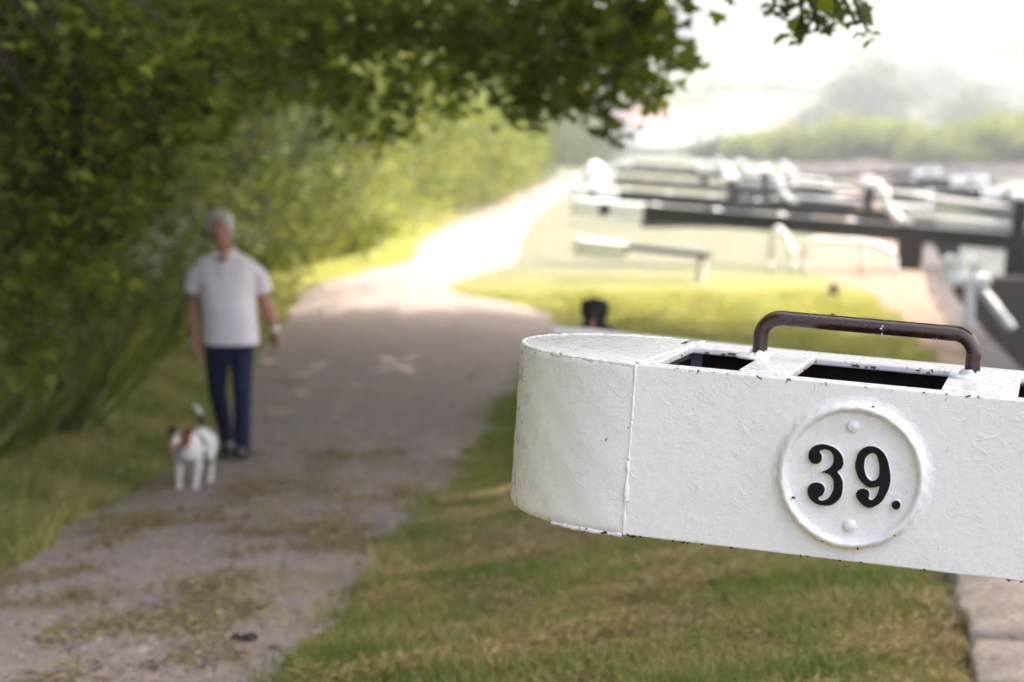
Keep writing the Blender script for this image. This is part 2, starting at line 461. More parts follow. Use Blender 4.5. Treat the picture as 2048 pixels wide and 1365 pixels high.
def nz(p, s=1.0):
    x, y, z = p
    return (math.sin(x * 91 * s + y * 37) * math.sin(z * 113 * s + 1.7) + math.sin(x * 211 * s + z * 173 * s + y * 97) * .5 + math.sin(x * 401 * s - z * 367 * s + y * 239) * .3)
def rough_bead(mb, pts, r, amp=.35, n=10, seed=0):
    """hand laid lumpy weld or paint bead along pts"""
    P = [];
    for a, b in zip(pts[:-1], pts[1:]):
        a = Vector(a); b = Vector(b); m = max(2, int((b - a).length / .004))
        for k in range(m): P.append(a.lerp(b, k / m))
    P.append(Vector(pts[-1]))
    rn = random.Random(seed); rad = []; cur = 1.0
    for p in P:
        cur += (1.0 - cur) * .25 + rn.uniform(-amp, amp) * .6
        rad.append(r * max(.35, cur))
    P = [p + Vector((rn.uniform(-1, 1), rn.uniform(-1, 1), rn.uniform(-1, 1))) * r * amp * .4 for p in P]
    mb.tube(P, rad, n)

def noise_verts(me, f):
    for v in me.vertices: v.co += Vector(f(v.co))

# shell of the body: front plate, back plate, bottom plate as one skin with the opening edges modelled
mb = MB()
for yy in (T / 2, BW - T / 2):
    mb.box((BL / 2, yy, -BH / 2), (BL, T, BH), bev=.0025)
mb.box((BL / 2, BW / 2, -BH + T / 2 + .004), (BL, BW - 2 * T - .002, T))
side = mb.build('side_plate', M['white'], beam)
# subdivide front plate lightly? relief comes from the paint material
# top flanges: front rim, back rim, solid plate by the nose, cross plates under the handle feet
HOLES = [(.030, .172), (.262, .515), (.640, 1.02), (1.16, 2.0), (2.15, 3.2)]
RF, RB = .060, .125        # rim widths front and back
mb = MB()
def slab(x0, x1, y0, y1, zt=0.0, th=.012): mb.box(((x0 + x1) / 2, (y0 + y1) / 2, zt - th / 2), (x1 - x0, y1 - y0, th), bev=.003)
slab(.000, BL, T + .0005, RF, -.0012)
slab(.000, BL, BW - RB, BW - T - .0005, -.0012)
mb.build('top_rim', M['white'], beam)
mb = MB()
xs = [-.004] + [v for h in HOLES for v in h] + [BL]
for a, b in zip(xs[0::2], xs[1::2]):
    if b - a < .02: continue
    slab(a, b, RF - .012, BW - RB + .012, .0032 if a > 0 else .0022, .014)
cp = mb.build('cross_plate', M['white'], beam)
# dark rusty lining seen down the openings
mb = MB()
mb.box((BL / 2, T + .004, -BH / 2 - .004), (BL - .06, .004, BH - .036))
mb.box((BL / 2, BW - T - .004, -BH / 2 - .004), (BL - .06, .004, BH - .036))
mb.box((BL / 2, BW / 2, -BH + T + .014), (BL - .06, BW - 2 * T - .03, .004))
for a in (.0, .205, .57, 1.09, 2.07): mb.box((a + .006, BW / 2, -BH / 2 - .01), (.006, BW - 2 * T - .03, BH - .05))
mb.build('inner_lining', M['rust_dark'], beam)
# flakes of rust along the lips of the openings
mb = MB(); rn = random.Random(5)
for (a, b) in HOLES[:3]:
    for k in range(18):
        t_ = rn.random(); e = rn.choice('bbbflr')
        x = a + (b - a) * t_; y = RF + (BW - RB - RF) * rn.random()
        if e == 'b': y = BW - RB - .001
        elif e == 'f': y = RF + .001
        elif e == 'l': x = a + .001
        else: x = b - .001
        mb.box((x, y, -.005 - rn.random() * .006), (rn.uniform(.003, .012), rn.uniform(.002, .004), rn.uniform(.002, .004)),
               Matrix.Rotation(rn.uniform(-.5, .5), 3, 'Z'))
mb.build('rust_flake', rusty('orange_rust_flakes', (.07, .03, .012), (.28, .11, .03)), beam)

# rounded nose: D-shaped plate wall with its own top and bottom caps
R_ = BW / 2; NT_ = 72
bm = bmesh.new()
cols = []
zs = [-BH - .004, -BH, -BH + .004] + list(np.linspace(-BH + .012, -.014, 40)) + [-.006, -.002, .001]
for k in range(NT_ + 1):
    th = math.pi * k / NT_
    cx_, cy_ = -math.sin(th), -math.cos(th)
    col = []
    for j, z in enumerate(zs):
        inset = {0: .013, 1: .006, 2: .002, len(zs) - 1: .006, len(zs) - 2: .002}.get(j, 0)
        r = R_ - inset + .0009 * nz((th * .3, 0, z), .6) * min(1, k / 3, (NT_ - k) / 3)
        col.append(bm.verts.new((-.002 + cx_ * r, R_ + cy_ * r, z)))
    cols.append(col)
for a, b in zip(cols[:-1], cols[1:]):
    for j in range(len(zs) - 1): bm.faces.new((a[j], b[j], b[j + 1], a[j + 1]))
top = bm.faces.new([c[-1] for c in cols]); bot = bm.faces.new([c[0] for c in cols][::-1])
bmesh.ops.recalc_face_normals(bm, faces=bm.faces)
me = bpy.data.meshes.new('nose'); bm.to_mesh(me); bm.free()
autosmooth(link('rounded_end', me, M['white'], beam), 45)
# weld beads: vertical seam between nose and side, top edge of nose, bottom edge, cross line on top
mb = MB()
rough_bead(mb, [(0, .001, .000), (0, .001, -.10)], .0030, .5, seed=1)
rough_bead(mb, [(0, .001, -.10), (-.0005, .001, -.17)], .0024, .4, seed=2)
rough_bead(mb, [(-.0005, .001, -.17), (-.001, .0005, -.24)], .0046, .55, seed=3)
rough_bead(mb, [(-.001, .0005, -.24), (0, .001, -.300)], .0034, .5, seed=4)
arc = [(-.002 - math.sin(t_) * (R_ - .004), R_ - math.cos(t_) * (R_ - .004), -.002) for t_ in np.linspace(0, math.pi, 30)]
rough_bead(mb, arc, .0042, .4, seed=5)
arc = [(-.002 - math.sin(t_) * (R_ - .003), R_ - math.cos(t_) * (R_ - .003), -BH - .001) for t_ in np.linspace(0, .55, 12)]
rough_bead(mb, arc, .0034, .5, seed=6)
rough_bead(mb, [(.002, .012, .001), (.03, BW - .01, .001)], .0035, .3, seed=7)
wb = mb.build('weld_bead', M['white'], beam, True)
# crumbs of lifted paint and rust on the bottom arris
mb = MB(); rn = random.Random(8)
for k in range(28):
    x = rn.choice([rn.uniform(-.09, .02), rn.uniform(0, 1.0), rn.uniform(0, .9)])
    y = 0 if x > 0 else R_ - math.sqrt(max(0, R_ ** 2 - x * x))
    mb.box((x, y + .0005, -BH - .0005 + rn.uniform(-.001, .002)), (rn.uniform(.002, .007), .003, rn.uniform(.0015, .0035)), Matrix.Rotation(rn.uniform(-.6, .6), 3, 'Y'))
for k in range(22):
    x = rn.uniform(0, 1.0)
    mb.box((x, -.0002, -.002 + rn.uniform(-.001, .0015)), (rn.uniform(.0015, .005), .0016, rn.uniform(.001, .0022)), Matrix.Rotation(rn.uniform(-.6, .6), 3, 'Y'))
for (x, z) in ((.474, -.075), (.404, -.274), (.43, -.262), (.441, -.257), (.462, -.245), (.447, -.251), (.345, -.268), (.29, -.20), (.41, -.032)):
    mb.ball((x, -.012, z), (rn.uniform(.0012, .0035), .003, rn.uniform(.001, .0028)), seg=8)
mb.build('paint_chip', M['rust_dark'], beam)

# handle
def arcpts(c, r, a0, a1, n, plane='xz'):
    out = []
    for k in range(n + 1):
        a = a0 + (a1 - a0) * k / n
        out.append((c[0] + r * math.cos(a), c[1], c[2] + r * math.sin(a)))
    return out
hx0, hx1, hy, hz, hr = .176, .556, .262, .080, .036
pts = [(hx0, hy, -.002), (hx0, hy, .02), (hx0, hy, hz - hr)] + arcpts((hx0 + hr, hy, hz - hr), hr, math.pi, math.pi / 2, 12)[1:]
pts += [(hx0 + (hx1 - hx0) * k / 8, hy, hz) for k in range(2, 7)] + arcpts((hx1 - hr, hy, hz - hr), hr, math.pi / 2, 0, 12) + [(hx1, hy, .02), (hx1, hy, -.002)]
mb = MB(); mb.tube(pts, .0138, 28); mb.build('handle', M['tube'], beam, True)
# paint covered washers and collars of weld at the feet
mb = MB(); rn = random.Random(11)
for hx in (hx0, hx1):
    s = 1
    ring = [(hx - .012 + math.cos(a) * .024, hy - .004 + math.sin(a) * .045, .0055) for a in np.linspace(0, 2 * math.pi, 26)]
    mb.tube([(hx - .012, hy - .004, .002), (hx - .012, hy - .004, .0075), (hx - .012, hy - .004, .009)], [.031, .031, .028], 28)
    for k in range(30):
        a = rn.uniform(0, 2 * math.pi); q = rn.uniform(.9, 1.25)
        mb.ball((hx + math.cos(a) * .0145 * q, hy + math.sin(a) * .0145 * q, .010 + rn.uniform(0, .007) * (1.35 - q) * 3), rn.uniform(.0035, .0062), seg=10)
    mb.ball((hx, hy, .006), (.021, .021, .010), seg=16)
fo = mb.fused('handle_foot', M['white_plain'], beam, .0016, 2)

# number plate
def face_pt(px, py):
    v = FWD + RT * (px - CX) / F - UPV * (py - CY) / F
    t_ = ((PX - CAM) @ Ya) / (v @ Ya); q = CAM + v * t_ - PX
    return q @ Xa, q @ Za
PCX, PCZ, PR = .3835, -.1535, .1255
plate = empty('number_plate'); plate.parent = beam; plate.location = (PCX, 0, PCZ)
plate_me = bmesh.new()
prof = [(0.0, .0040), (PR * .60, .0040), (PR * .835, .0043), (PR * .852, .0050), (PR * .865, .0072), (PR * .882, .0122), (PR * .90, .0152), (PR * .92, .0166),
        (PR * .94, .0160), (PR * .96, .0136), (PR * .978, .0100), (PR * .992, .0052), (PR * 1.003, .0026), (PR * 1.02, .0013), (PR * 1.06, .0005), (PR * 1.10, -.0003)]
NR = 160; rings = []
for (r, h) in prof:
    if r == 0: rings.append([plate_me.verts.new((0, -h, 0))]); continue
    ring = []
    for k in range(NR):
        a = 2 * math.pi * k / NR
        j = .0004 * math.sin(a * 7 + 1) * math.sin(a * 13 + r * 90) + .0005 * math.sin(a * 31 + r * 300)
        rr2 = r + j * (1.5 if r > PR * .8 else .3)
        ring.append(plate_me.verts.new((math.cos(a) * rr2, -h - j * .5 * (r > PR * .8), math.sin(a) * rr2)))
    rings.append(ring)
for k in range(NR): plate_me.faces.new((rings[0][0], rings[1][k], rings[1][(k + 1) % NR]))
for a, b in zip(rings[1:-1], rings[2:]):
    for k in range(NR): plate_me.faces.new((a[k], b[k], b[(k + 1) % NR], a[(k + 1) % NR]))
bmesh.ops.recalc_face_normals(plate_me, faces=plate_me.faces)
me = bpy.data.meshes.new('disc'); plate_me.to_mesh(me); plate_me.free()
link('disc', me, M['white_plain'], plate, True)
for (px, py) in ((1707, 852), (1700, 1051)):
    x, z = face_pt(px, py); mb = MB()
    mb.ball((0, -.0040, 0), (.0118, .0068, .0118), seg=24)
    r = mb.build('rivet', M['white_plain'], plate, True); r.location = (x - PCX, 0, z - PCZ)
THREE = [(478,505),(500,462),(540,438),(590,431),(640,440),(690,463),(730,500),(750,540),(756,580),(750,605),(735,628),(708,652),(728,680),(744,715),(751,760),(748,805),(738,845),(712,882),(680,906),(640,920),(590,920),(545,910),(505,885),(478,850),(468,815),(472,780),(490,752),(520,739),(560,740),(590,755),(605,785),(600,815),(585,840),(562,852),(555,868),(572,882),(602,880),(638,860),(664,820),(677,770),(675,722),(657,687),(622,664),(585,653),(622,636),(652,612),(671,585),(678,550),(669,510),(645,482),(608,472),(575,478),(566,492),(577,512),(583,538),(576,565),(552,585),(520,588),(493,573),(477,545)]
NINE = [(868,520),(885,488),(918,460),(960,447),(1008,451),(1052,475),(1088,515),(1112,570),(1126,640),(1132,705),(1124,765),(1105,818),(1076,870),(1040,908),(1000,931),(960,939),(922,926),(887,896),(864,862),(857,830),(868,803),(895,788),(930,788),(955,803),(964,830),(957,852),(960,870),(982,878),(1008,860),(1028,825),(1040,785),(1040,768),(1010,775),(965,777),(920,752),(886,715),(863,670),(851,620),(853,570)]
NINEH = [(925,565),(944,525),(978,503),(1013,510),(1036,556),(1044,620),(1040,678),(1020,712),(985,726),(958,712),(934,675),(922,622)]
DOT = [(1177 + 35 * math.cos(a), 918 + 36 * math.sin(a)) for a in np.linspace(0, 2 * math.pi, 14)[:-1]]
def z7(p): return face_pt(1500 + p[0] / 4.0156, 780 + p[1] / 4.0156)
def loop_pts(L, sub=3):
    P = [np.array(z7(p)) for p in L]; n = len(P); out = []
    for i in range(n):
        p0, p1, p2, p3 = P[i - 1], P[i], P[(i + 1) % n], P[(i + 2) % n]
        for k in range(sub):
            t_ = k / sub
            out.append(.5 * ((2 * p1) + (-p0 + p2) * t_ + (2 * p0 - 5 * p1 + 4 * p2 - p3) * t_ ** 2 + (-p0 + 3 * p1 - 3 * p2 + p3) * t_ ** 3))
    return out
def glyph(name, loops, depth, y, bevel, offset, mat, parent, rag=0.0):
    cu = bpy.data.curves.new('c', 'CURVE'); cu.dimensions = '2D'; cu.fill_mode = 'BOTH'
    cu.extrude = depth / 2; cu.bevel_depth = bevel; cu.bevel_resolution = 3; cu.offset = offset
    rn = random.Random(3)
    for L in loops:
        pts = loop_pts(L); sp = cu.splines.new('POLY'); sp.points.add(len(pts) - 1); sp.use_cyclic_u = True
        for q, p in zip(sp.points, pts): q.co = (p[0] - PCX + rn.uniform(-rag, rag), p[1] - PCZ + rn.uniform(-rag, rag), 0, 1)
    o = bpy.data.objects.new('c', cu); COL.objects.link(o)
    dg = bpy.context.evaluated_depsgraph_get(); me = bpy.data.meshes.new_from_object(o.evaluated_get(dg))
    bpy.data.objects.remove(o)
    me.transform(Matrix.Rotation(math.pi / 2, 4, 'X')); me.transform(Matrix.Translation((0, y, 0)))
    return autosmooth(link(name, me, mat, parent), 50)
for nm, loops in (('digit', [THREE]), ('digit', [NINE, NINEH]), ('full_stop', [DOT])):
    # raised casting painted white with a black face sitting on it
    me = glyph(nm, loops, .0050, -.0060, .0016, .0002, [M['white_plain']], plate)
    bl = glyph(nm + '_tmp', loops, .0012, -.0108, .0004, -.0003, [M['black_num']], plate, .00025)
    bm = bmesh.new(); bm.from_mesh(me.data); n0 = len(bm.faces); bm.from_mesh(bl.data); bm.faces.ensure_lookup_table()
    for f in bm.faces[n0:]: f.material_index = 1
    bm.to_mesh(me.data); bm.free(); me.data.materials.append(M['black_num'])
    bpy.data.objects.remove(bl)
# splashes of white paint on the handle and a small fly resting on it
mb = MB(); rn = random.Random(21)
for (x, z, r, n) in ((.392, .078, .0035, 7), (.393, .070, .0030, 5), (.402, .066, .0025, 3), (.488, .069, .0035, 5), (.497, .068, .0025, 4), (.205, .066, .002, 2)):
    for _ in range(n):
        mb.ball((x + rn.gauss(0, r * .9), hy - math.sqrt(max(0, .0137 ** 2 - (z - hz) ** 2)) - .0002, z + rn.gauss(0, r * .9)), (rn.uniform(.0005, .0014), .0006, rn.uniform(.0005, .0018)), seg=8)
mb.build('paint_splash', M['white_plain'], bpy.data.objects['handle'])
fly = empty('fly'); fly.matrix_world = beam.matrix_world @ Matrix.Translation((.303, hy - .004, hz + .0145)); tag(fly, 'tiny dark fly resting on the brown handle', 'insect')
mb = MB(); mb.ball((0, 0, .0012), (.0024, .0013, .0013), seg=10); mb.ball((-.003, 0, .0016), (.0011, .0012, .0011), seg=8)
for k in (-1, 0, 1):
    for s in (-1, 1): mb.tube([(k * .0012, 0, .001), (k * .0022, s * .0022, .0014), (k * .003, s * .0034, -.0008)], .00022, 5)
mb.build('body', M['black_num'], fly)
mb = MB()
for s in (-1, 1): mb.ball((.0022, s * .0012, .0022), (.0024, .0010, .0002), Matrix.Rotation(s * .35, 3, 'Z'), 8)
mb.build('wing', plain('smoky_wing', (.2, .2, .2), .3), fly)
# ---------------------------------------------------------------- foliage tools
LEAFQ = np.array([(0, 0, 0), (.32, .42, .06), (0, 1, -.05), (-.32, .42, .06)])            # simple pointed leaf, folded
LEAFM = np.array([(0, 0, 0), (.17, .10, .02), (.46, .04, .05), (.36, .30, .05), (.56, .50, .0), (.26, .56, .03), (.16, .76, .0), (0, 1.05, -.08),
                  (-.16, .76, .0), (-.26, .56, .03), (-.56, .50, .0), (-.36, .30, .05), (-.46, .04, .05), (-.17, .10, .02)])  # five lobed sycamore leaf
def rand_rot(n, flat=.5, down=.3):
    """random frames; leaf plane tends to lie flat, tips tend to droop"""
    nrm = rng.normal(size=(n, 3)); nrm[:, 2] = np.abs(nrm[:, 2]) * (1 + flat * 2) + flat
    nrm /= np.linalg.norm(nrm, axis=1, keepdims=True)
    tip = rng.normal(size=(n, 3)); tip[:, 2] -= down * 2
    tip -= nrm * np.sum(tip * nrm, 1, keepdims=True); tip /= np.linalg.norm(tip, axis=1, keepdims=True)
    sx = np.cross(tip, nrm)
    return sx, tip, nrm
def leaf_mesh(name, P, size, rnd=None, shape=LEAFQ, flat=.4, down=.35):
    P = np.asarray(P); n = len(P); sx, tip, nrm = rand_rot(n, flat, down)
    s = size * rng.uniform(.6, 1.3, n)
    k = len(shape)
    V = (P[:, None] + (shape[None, :, 0:1] * sx[:, None] + shape[None, :, 1:2] * tip[:, None] + shape[None, :, 2:3] * nrm[:, None]) * s[:, None, None]).reshape(-1, 3)
    Fc = np.arange(n * k)
    if rnd is None: rnd = rng.random(n)
    return np_mesh(name, V, Fc, [k] * n, {'rnd': ('FACE', rnd)})
def blob_points(c, r, n, shell=.55, lump=.35, bottom=-1.0):
    """points through a lumpy ellipsoid, thicker towards the outside"""
    c = np.asarray(c, float); r = np.asarray(r, float) * np.ones(3)
    d = rng.normal(size=(n, 3)); d /= np.linalg.norm(d, axis=1, keepdims=True)
    ph = rng.uniform(0, 6.28, 6)
    f = 1 + lump * (np.sin(d[:, 0] * 4 + ph[0]) * np.sin(d[:, 1] * 5 + ph[1]) + .6 * np.sin(d[:, 2] * 7 + ph[2]) * np.sin(d[:, 0] * 9 + ph[3]) + .4 * np.sin(d[:, 1] * 13 + ph[4]) * np.sin(d[:, 2] * 11 + ph[5]))
    rad = rng.uniform(shell ** 3, 1, n) ** (1 / 3) * f
    q = c + d * rad[:, None] * r
    return q
def clump(P, size, k, spread):
    """turn points into twigs of k leaves"""
    n = len(P); Q = np.repeat(P, k, 0) + rng.normal(size=(n * k, 3)) * spread
    rn_ = np.repeat(rng.random(n), k) * .65 + rng.random(n * k) * .35
    return Q, rn_
G_SYC = [(0, (.045, .068, .010)), (.45, (.095, .135, .016)), (.8, (.18, .22, .024)), (.93, (.32, .33, .04)), (1, (.50, .46, .06))]  # brightest stops put sun highlights into the colour of a few leaves
G_HEDGE = [(0, (.042, .060, .013)), (.45, (.095, .122, .024)), (.8, (.175, .195, .040)), (1, (.30, .30, .08))]
G_ROOF = [(0, (.065, .105, .02)), (.45, (.125, .19, .03)), (.8, (.22, .28, .035)), (1, (.40, .42, .06))]  # sun and sky glow through the boughs put into brighter sycamore colours
G_PALE = [(0, (.08, .11, .035)), (.5, (.155, .19, .06)), (.85, (.27, .285, .11)), (1, (.42, .40, .22))]  # sunlit and hazed look of the bushes put into paler leaf colours
G_DARK = [(0, (.012, .022, .007)), (.5, (.025, .042, .010)), (1, (.05, .075, .016))]  # shade put into the leaf colour, for a hedge hollow and unseen shrubs
G_FAR = [(0, (.035, .055, .022)), (.5, (.065, .095, .035)), (1, (.12, .15, .05))]
M['l_syc'] = leaf_mat('sycamore_leaf', G_SYC, .5); M['l_hedge'] = leaf_mat('hedgerow_leaf', G_HEDGE, .42)
M['l_pale'] = leaf_mat('pale_sunlit_leaf', G_PALE, .42); M['l_dark'] = leaf_mat('shade_dark_leaf', G_DARK, .3)
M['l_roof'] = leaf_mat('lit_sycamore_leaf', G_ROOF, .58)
M['l_far'] = leaf_mat('far_tree_leaf', G_FAR, .3)
M['bark'] = plain('ridged_bark', (.075, .060, .048), .9, .35, 6, .03, .2)
M['blossom'] = plain('cream_umbel_flower', (.55, .54, .42), .8, .15, 20)

def limb(mb, a, b, ra, rb, sag=0.0, n=10, seg=8, wig=.04):
    a = Vector(a); b = Vector(b); L = (b - a).length; pts = []; rs = []
    for k in range(seg + 1):
        t_ = k / seg; p = a.lerp(b, t_); p.z += sag * 4 * t_ * (1 - t_)
        p += Vector((random.uniform(-1, 1), random.uniform(-1, 1), random.uniform(-1, 1))) * wig * L * (0 if k in (0,) else .4)
        pts.append(p); rs.append(ra + (rb - ra) * t_)
    mb.tube(pts, rs, n); return pts

def tree(name, label, base, trunk_top, r0, boughs, crowns, mat, leaf, cat='tree', group=None, shape=LEAFQ, per=5, flat=.4):
    """crowns: list of (centre, radii, number of twigs); boughs: end points reached from the trunk top"""
    b = Vector(base); root = empty(name, b); tag(root, label, cat, group)
    mb = MB(); tt = Vector(trunk_top)
    mb.tube([b - b + Vector((0, 0, -.3)), Vector((0, 0, 0)), Vector((0, 0, .5)), (tt - b) * .5 + Vector((.1, .05, 0)), tt - b], [r0 * 1.5, r0 * 1.3, r0, r0 * .85, r0 * .7], 14)
    mb.build('trunk', M['bark'], root, True)
    if boughs:
        mb = MB()
        for e in boughs:
            pts = limb(mb, tt - b, Vector(e) - b, r0 * .42, r0 * .05, .25)
            for q in pts[3:-1]:
                for _ in range(2):
                    e2 = q + Vector((random.uniform(-1, 1), random.uniform(-1, 1), random.uniform(-.6, .5))) * (Vector(e) - tt).length * .22
                    limb(mb, q, e2, r0 * .09, r0 * .02, 0, 6, 4)
        mb.build('limb', M['bark'], root, True)
    P = np.concatenate([blob_points(c, r, n) for c, r, n in crowns])
    Q, rn_ = clump(P, leaf, per, leaf * 1.5)
    Q = Q - np.array(base)
    link('crown', leaf_mesh('crown', Q, leaf, rn_, shape, flat), mat, root)
    return root

# ---- hedgerow along the left of the path: separate shrubs and small trees
shr = [  # d, offset left of path edge, radius, height, material, label
    (9.2, 2.2, 1.15, 1.9, 'l_hedge', 'leafy shrub nearest the camera at the very left of the hedgerow'),
    (11.6, 1.9, 1.3, 2.6, 'l_hedge', 'bushy green shrub on the bank just behind the hanging sycamore leaves'),
    (14.6, 1.9, 1.5, 3.1, 'l_hedge', 'green hedgerow shrub on the bank behind the small dog'),
    (18.2, 2.0, 1.7, 3.6, 'l_hedge', 'thick green hedgerow shrub behind the walking person'),
    (22.6, 2.1, 1.8, 4.2, 'l_hedge', 'green hedgerow shrub rising behind the shoulder of the walking person'),
    (27.0, 1.7, 2.0, 4.4, 'l_hedge', 'rounded hedgerow shrub just right of the dark hollow'),
    (32.5, 1.8, 2.1, 4.6, 'l_dark', 'shrub coloured dark as a shaded hollow where the path comes out of the shade'),
    (38.0, 2.0, 2.1, 4.8, 'l_pale', 'pale leafy shrub with its foot on the grass at the path bend'),
    (44.5, 2.0, 2.3, 5.2, 'l_hedge', 'tall green shrub past the path bend'),
    (52.0, 2.0, 2.5, 5.4, 'l_pale', 'sunlit pale green bush along the straight part of the path'),
    (60.5, 2.1, 2.7, 5.6, 'l_hedge', 'broad hazy green bush along the path, third from its far end'),
    (70.0, 2.2, 2.9, 5.8, 'l_pale', 'hazy pale bush along the path, second from its far end'),
    (82.0, 2.3, 3.2, 6.6, 'l_hedge', 'blue green hazy bush nearly at the far end of the path'),
    (98.0, 2.3, 3.6, 7.2, 'l_far', 'blue grey hazy bush at the very end of the path'),
]
for si, (d, offs, r, h, m_, lab) in enumerate(shr):
    if d > 26: offs = (.62 if d < 42 else .42) * r + .2
    gap = (shr[min(si + 1, len(shr) - 1)][0] - shr[max(si - 1, 0)][0]) / 2; ys_f = max(1.0, gap / (1.35 * r))
    x = float(E(eL, d)) - offs; z0 = gz(x, d)
    root = empty('hedgerow_shrub', (x, d, z0)); tag(root, lab, 'shrub', 'shrubs of the hedgerow along the path')
    mb = MB()
    for k in range(7):
        a = random.uniform(0, 6.28)
        limb(mb, (math.cos(a) * .15, math.sin(a) * .15, -.1), (math.cos(a) * r * .7, math.sin(a) * r * .7, h * random.uniform(.5, .85)), .045, .012, 0, 7, 5, .08)
    mb.build('stem', M['bark'], root, True)
    lf = .062 + d * .0011
    dens = 1.0 if d < 30 else .75
    nt_ = int(2100 * (r / 1.7) ** 2 * h / 3 * (.075 / lf) ** 1.0 * dens)
    parts_ = []
    nl = 12
    for k in range(nl):      # lobes of foliage at different heights so that the outline is uneven
        a = random.uniform(0, 6.28); hh = h * (.12 + .82 * k / (nl - 1)); q = r * random.uniform(.25, .75) * (1.0 - .45 * k / nl)
        rr_ = r * random.uniform(.42, .72) * (1.0 - .2 * k / nl)
        parts_.append(blob_points((math.cos(a) * q, math.sin(a) * q, hh), (rr_, rr_, rr_ * .8), nt_ // nl, .72))
    P = np.concatenate(parts_); P[:, 1] *= ys_f; P = P[P[:, 2] > -.15]
    Q, rn_ = clump(P, lf, 6, lf * 1.3)
    Q[:, 2] = np.maximum(Q[:, 2], -.2)
    link('foliage', leaf_mesh('foliage', Q, lf, rn_, flat=.25), M[m_], root)

for k, (d, x) in enumerate(((5.6, -4.6), (2.2, -4.9), (-1.5, -4.8), (-5.5, -4.4))):  # unseen shrubs added tall and dark to shade the left of the beam end
    root = empty('hedgerow_shrub', (x, d, gz(x, d))); tag(root, 'unseen hedgerow shrub added to darken the beam end, number %d back along the path' % (k + 1), 'shrub', 'shrubs of the hedgerow along the path')
    mb = MB()
    for q in range(5): limb(mb, (0, 0, -.1), (random.uniform(-1, 1), random.uniform(-1, 1), random.uniform(1.5, 3)), .05, .015, 0, 6, 4)
    mb.build('stem', M['bark'], root, True)
    P = np.concatenate([blob_points((random.uniform(-.6, .6), random.uniform(-1, 1), .5 + 5.2 * q / 12), (1.1, 1.7, .8), 150) for q in range(13)])
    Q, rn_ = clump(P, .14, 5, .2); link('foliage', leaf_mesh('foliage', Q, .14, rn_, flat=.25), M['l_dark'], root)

# ---- background trees left, closing the view over the hedge
bt = [(-6.2, 13, 'tall dark tree behind the hedgerow, nearest of the row'), (-7.0, 19, 'tall dark tree behind the hedgerow, second of the row'),
      (-7.8, 26, 'broad dark tree behind the dark hollow of the hedgerow'), (-8.6, 35, 'green tree standing over the bend of the path'),
      (-9.0, 46, 'hazy green tree behind the pale bushes'), (-7.5, 60, 'hazy tree behind the far bushes of the path')]
for i, (x, d, lab) in enumerate(bt):
    z0 = gz(x, d); h = 9.0 if d < 40 else 8
    tree('tree', lab, (x, d, z0), (x + .2, d, z0 + 3.2), .22, [(x + 2 * math.cos(a), d + 2 * math.sin(a), z0 + 5.5) for a in (0, 1.6, 3.0, 4.6)],
         [((x, d, z0 + 5.4), (3.0, 3.2, 3.4), 900), ((x + 1.4, d - .8, z0 + 2.8), (2.2, 2.4, 1.9), 620), ((x - .6, d + 1, z0 + 2.2), (2.4, 2.6, 2.0), 520)],
         M['l_syc'] if d < 24 else M['l_pale'] if d > 50 else M['l_hedge'], .15 if d < 40 else .19, group='trees behind the hedgerow', per=6)

# ---- big sycamores whose branches roof the path and shade the foreground
def hang(c, r, n): return (tuple(c), r, n)
def px_blob(px, py, d, rx, rz, n, ry=.5):
    return (tuple(at(px, py, d)), (rx, ry, rz), n)
M['l_big'] = M['l_syc']
def big_tree(label, base, top, boughs, crowns, low, lowleaf=.11):
    root = tree('sycamore_tree', label, base, top, .30, boughs, crowns, M['l_syc'], .30, group='sycamores over the path', per=4)
    return root
T1 = big_tree('large sycamore rooted on the bank level with the walking person, its boughs roofing the path', (-5.2, 13.5, gz(-5.2, 13.5)), (-4.6, 13.5, 4.2),
    [(2.5, 13, 5.6), (3.5, 9, 6.0), (-1, 19, 6.5), (-2, 8, 5.5), (1.5, 17, 6.5), (-7, 13, 7)],
    [((-1.6, 14, 7.6), (7.2, 7.5, 3.2), 2900), ((1.8, 11.5, 6.9), (4.6, 5.2, 2.2), 1700), ((1.6, 18, 7.2), (4.4, 4.6, 2.2), 2300)], None)
T2 = big_tree('large sycamore rooted beside the camera, its boughs reaching over the numbered beam', (-5.0, 1.0, gz(-5.0, 1.0)), (-4.4, 1.3, 4.0),
    [(3.5, 3, 5.2), (2.2, 6, 5.0), (0, -3, 6), (4, 0, 5.4)],
    [((-5.0, 1.5, 6.0), (3.2, 4.6, 2.2), 2400), ((4.3, 4.3, 6.4), (2.5, 2.0, 1.0), 950), ((4.2, 8.2, 6.6), (2.7, 2.4, 1.2), 1700)], None)
T3 = big_tree('large sycamore rooted behind the hedgerow hollow, shading the wide part of the path', (-6.4, 23.5, gz(-6.4, 23.5)), (-5.4, 23.5, 4.6),
    [(0, 23, 6.4), (-1, 26, 6.5), (-2, 20, 6.5)],
    [((-1.0, 23.0, 7.4), (6.0, 3.6, 2.2), 2100), ((2.6, 24.4, 7.2), (3.2, 2.6, 1.3), 1200), ((-.6, 30.0, 7.0), (2.8, 3.4, 1.2), 650)], None)

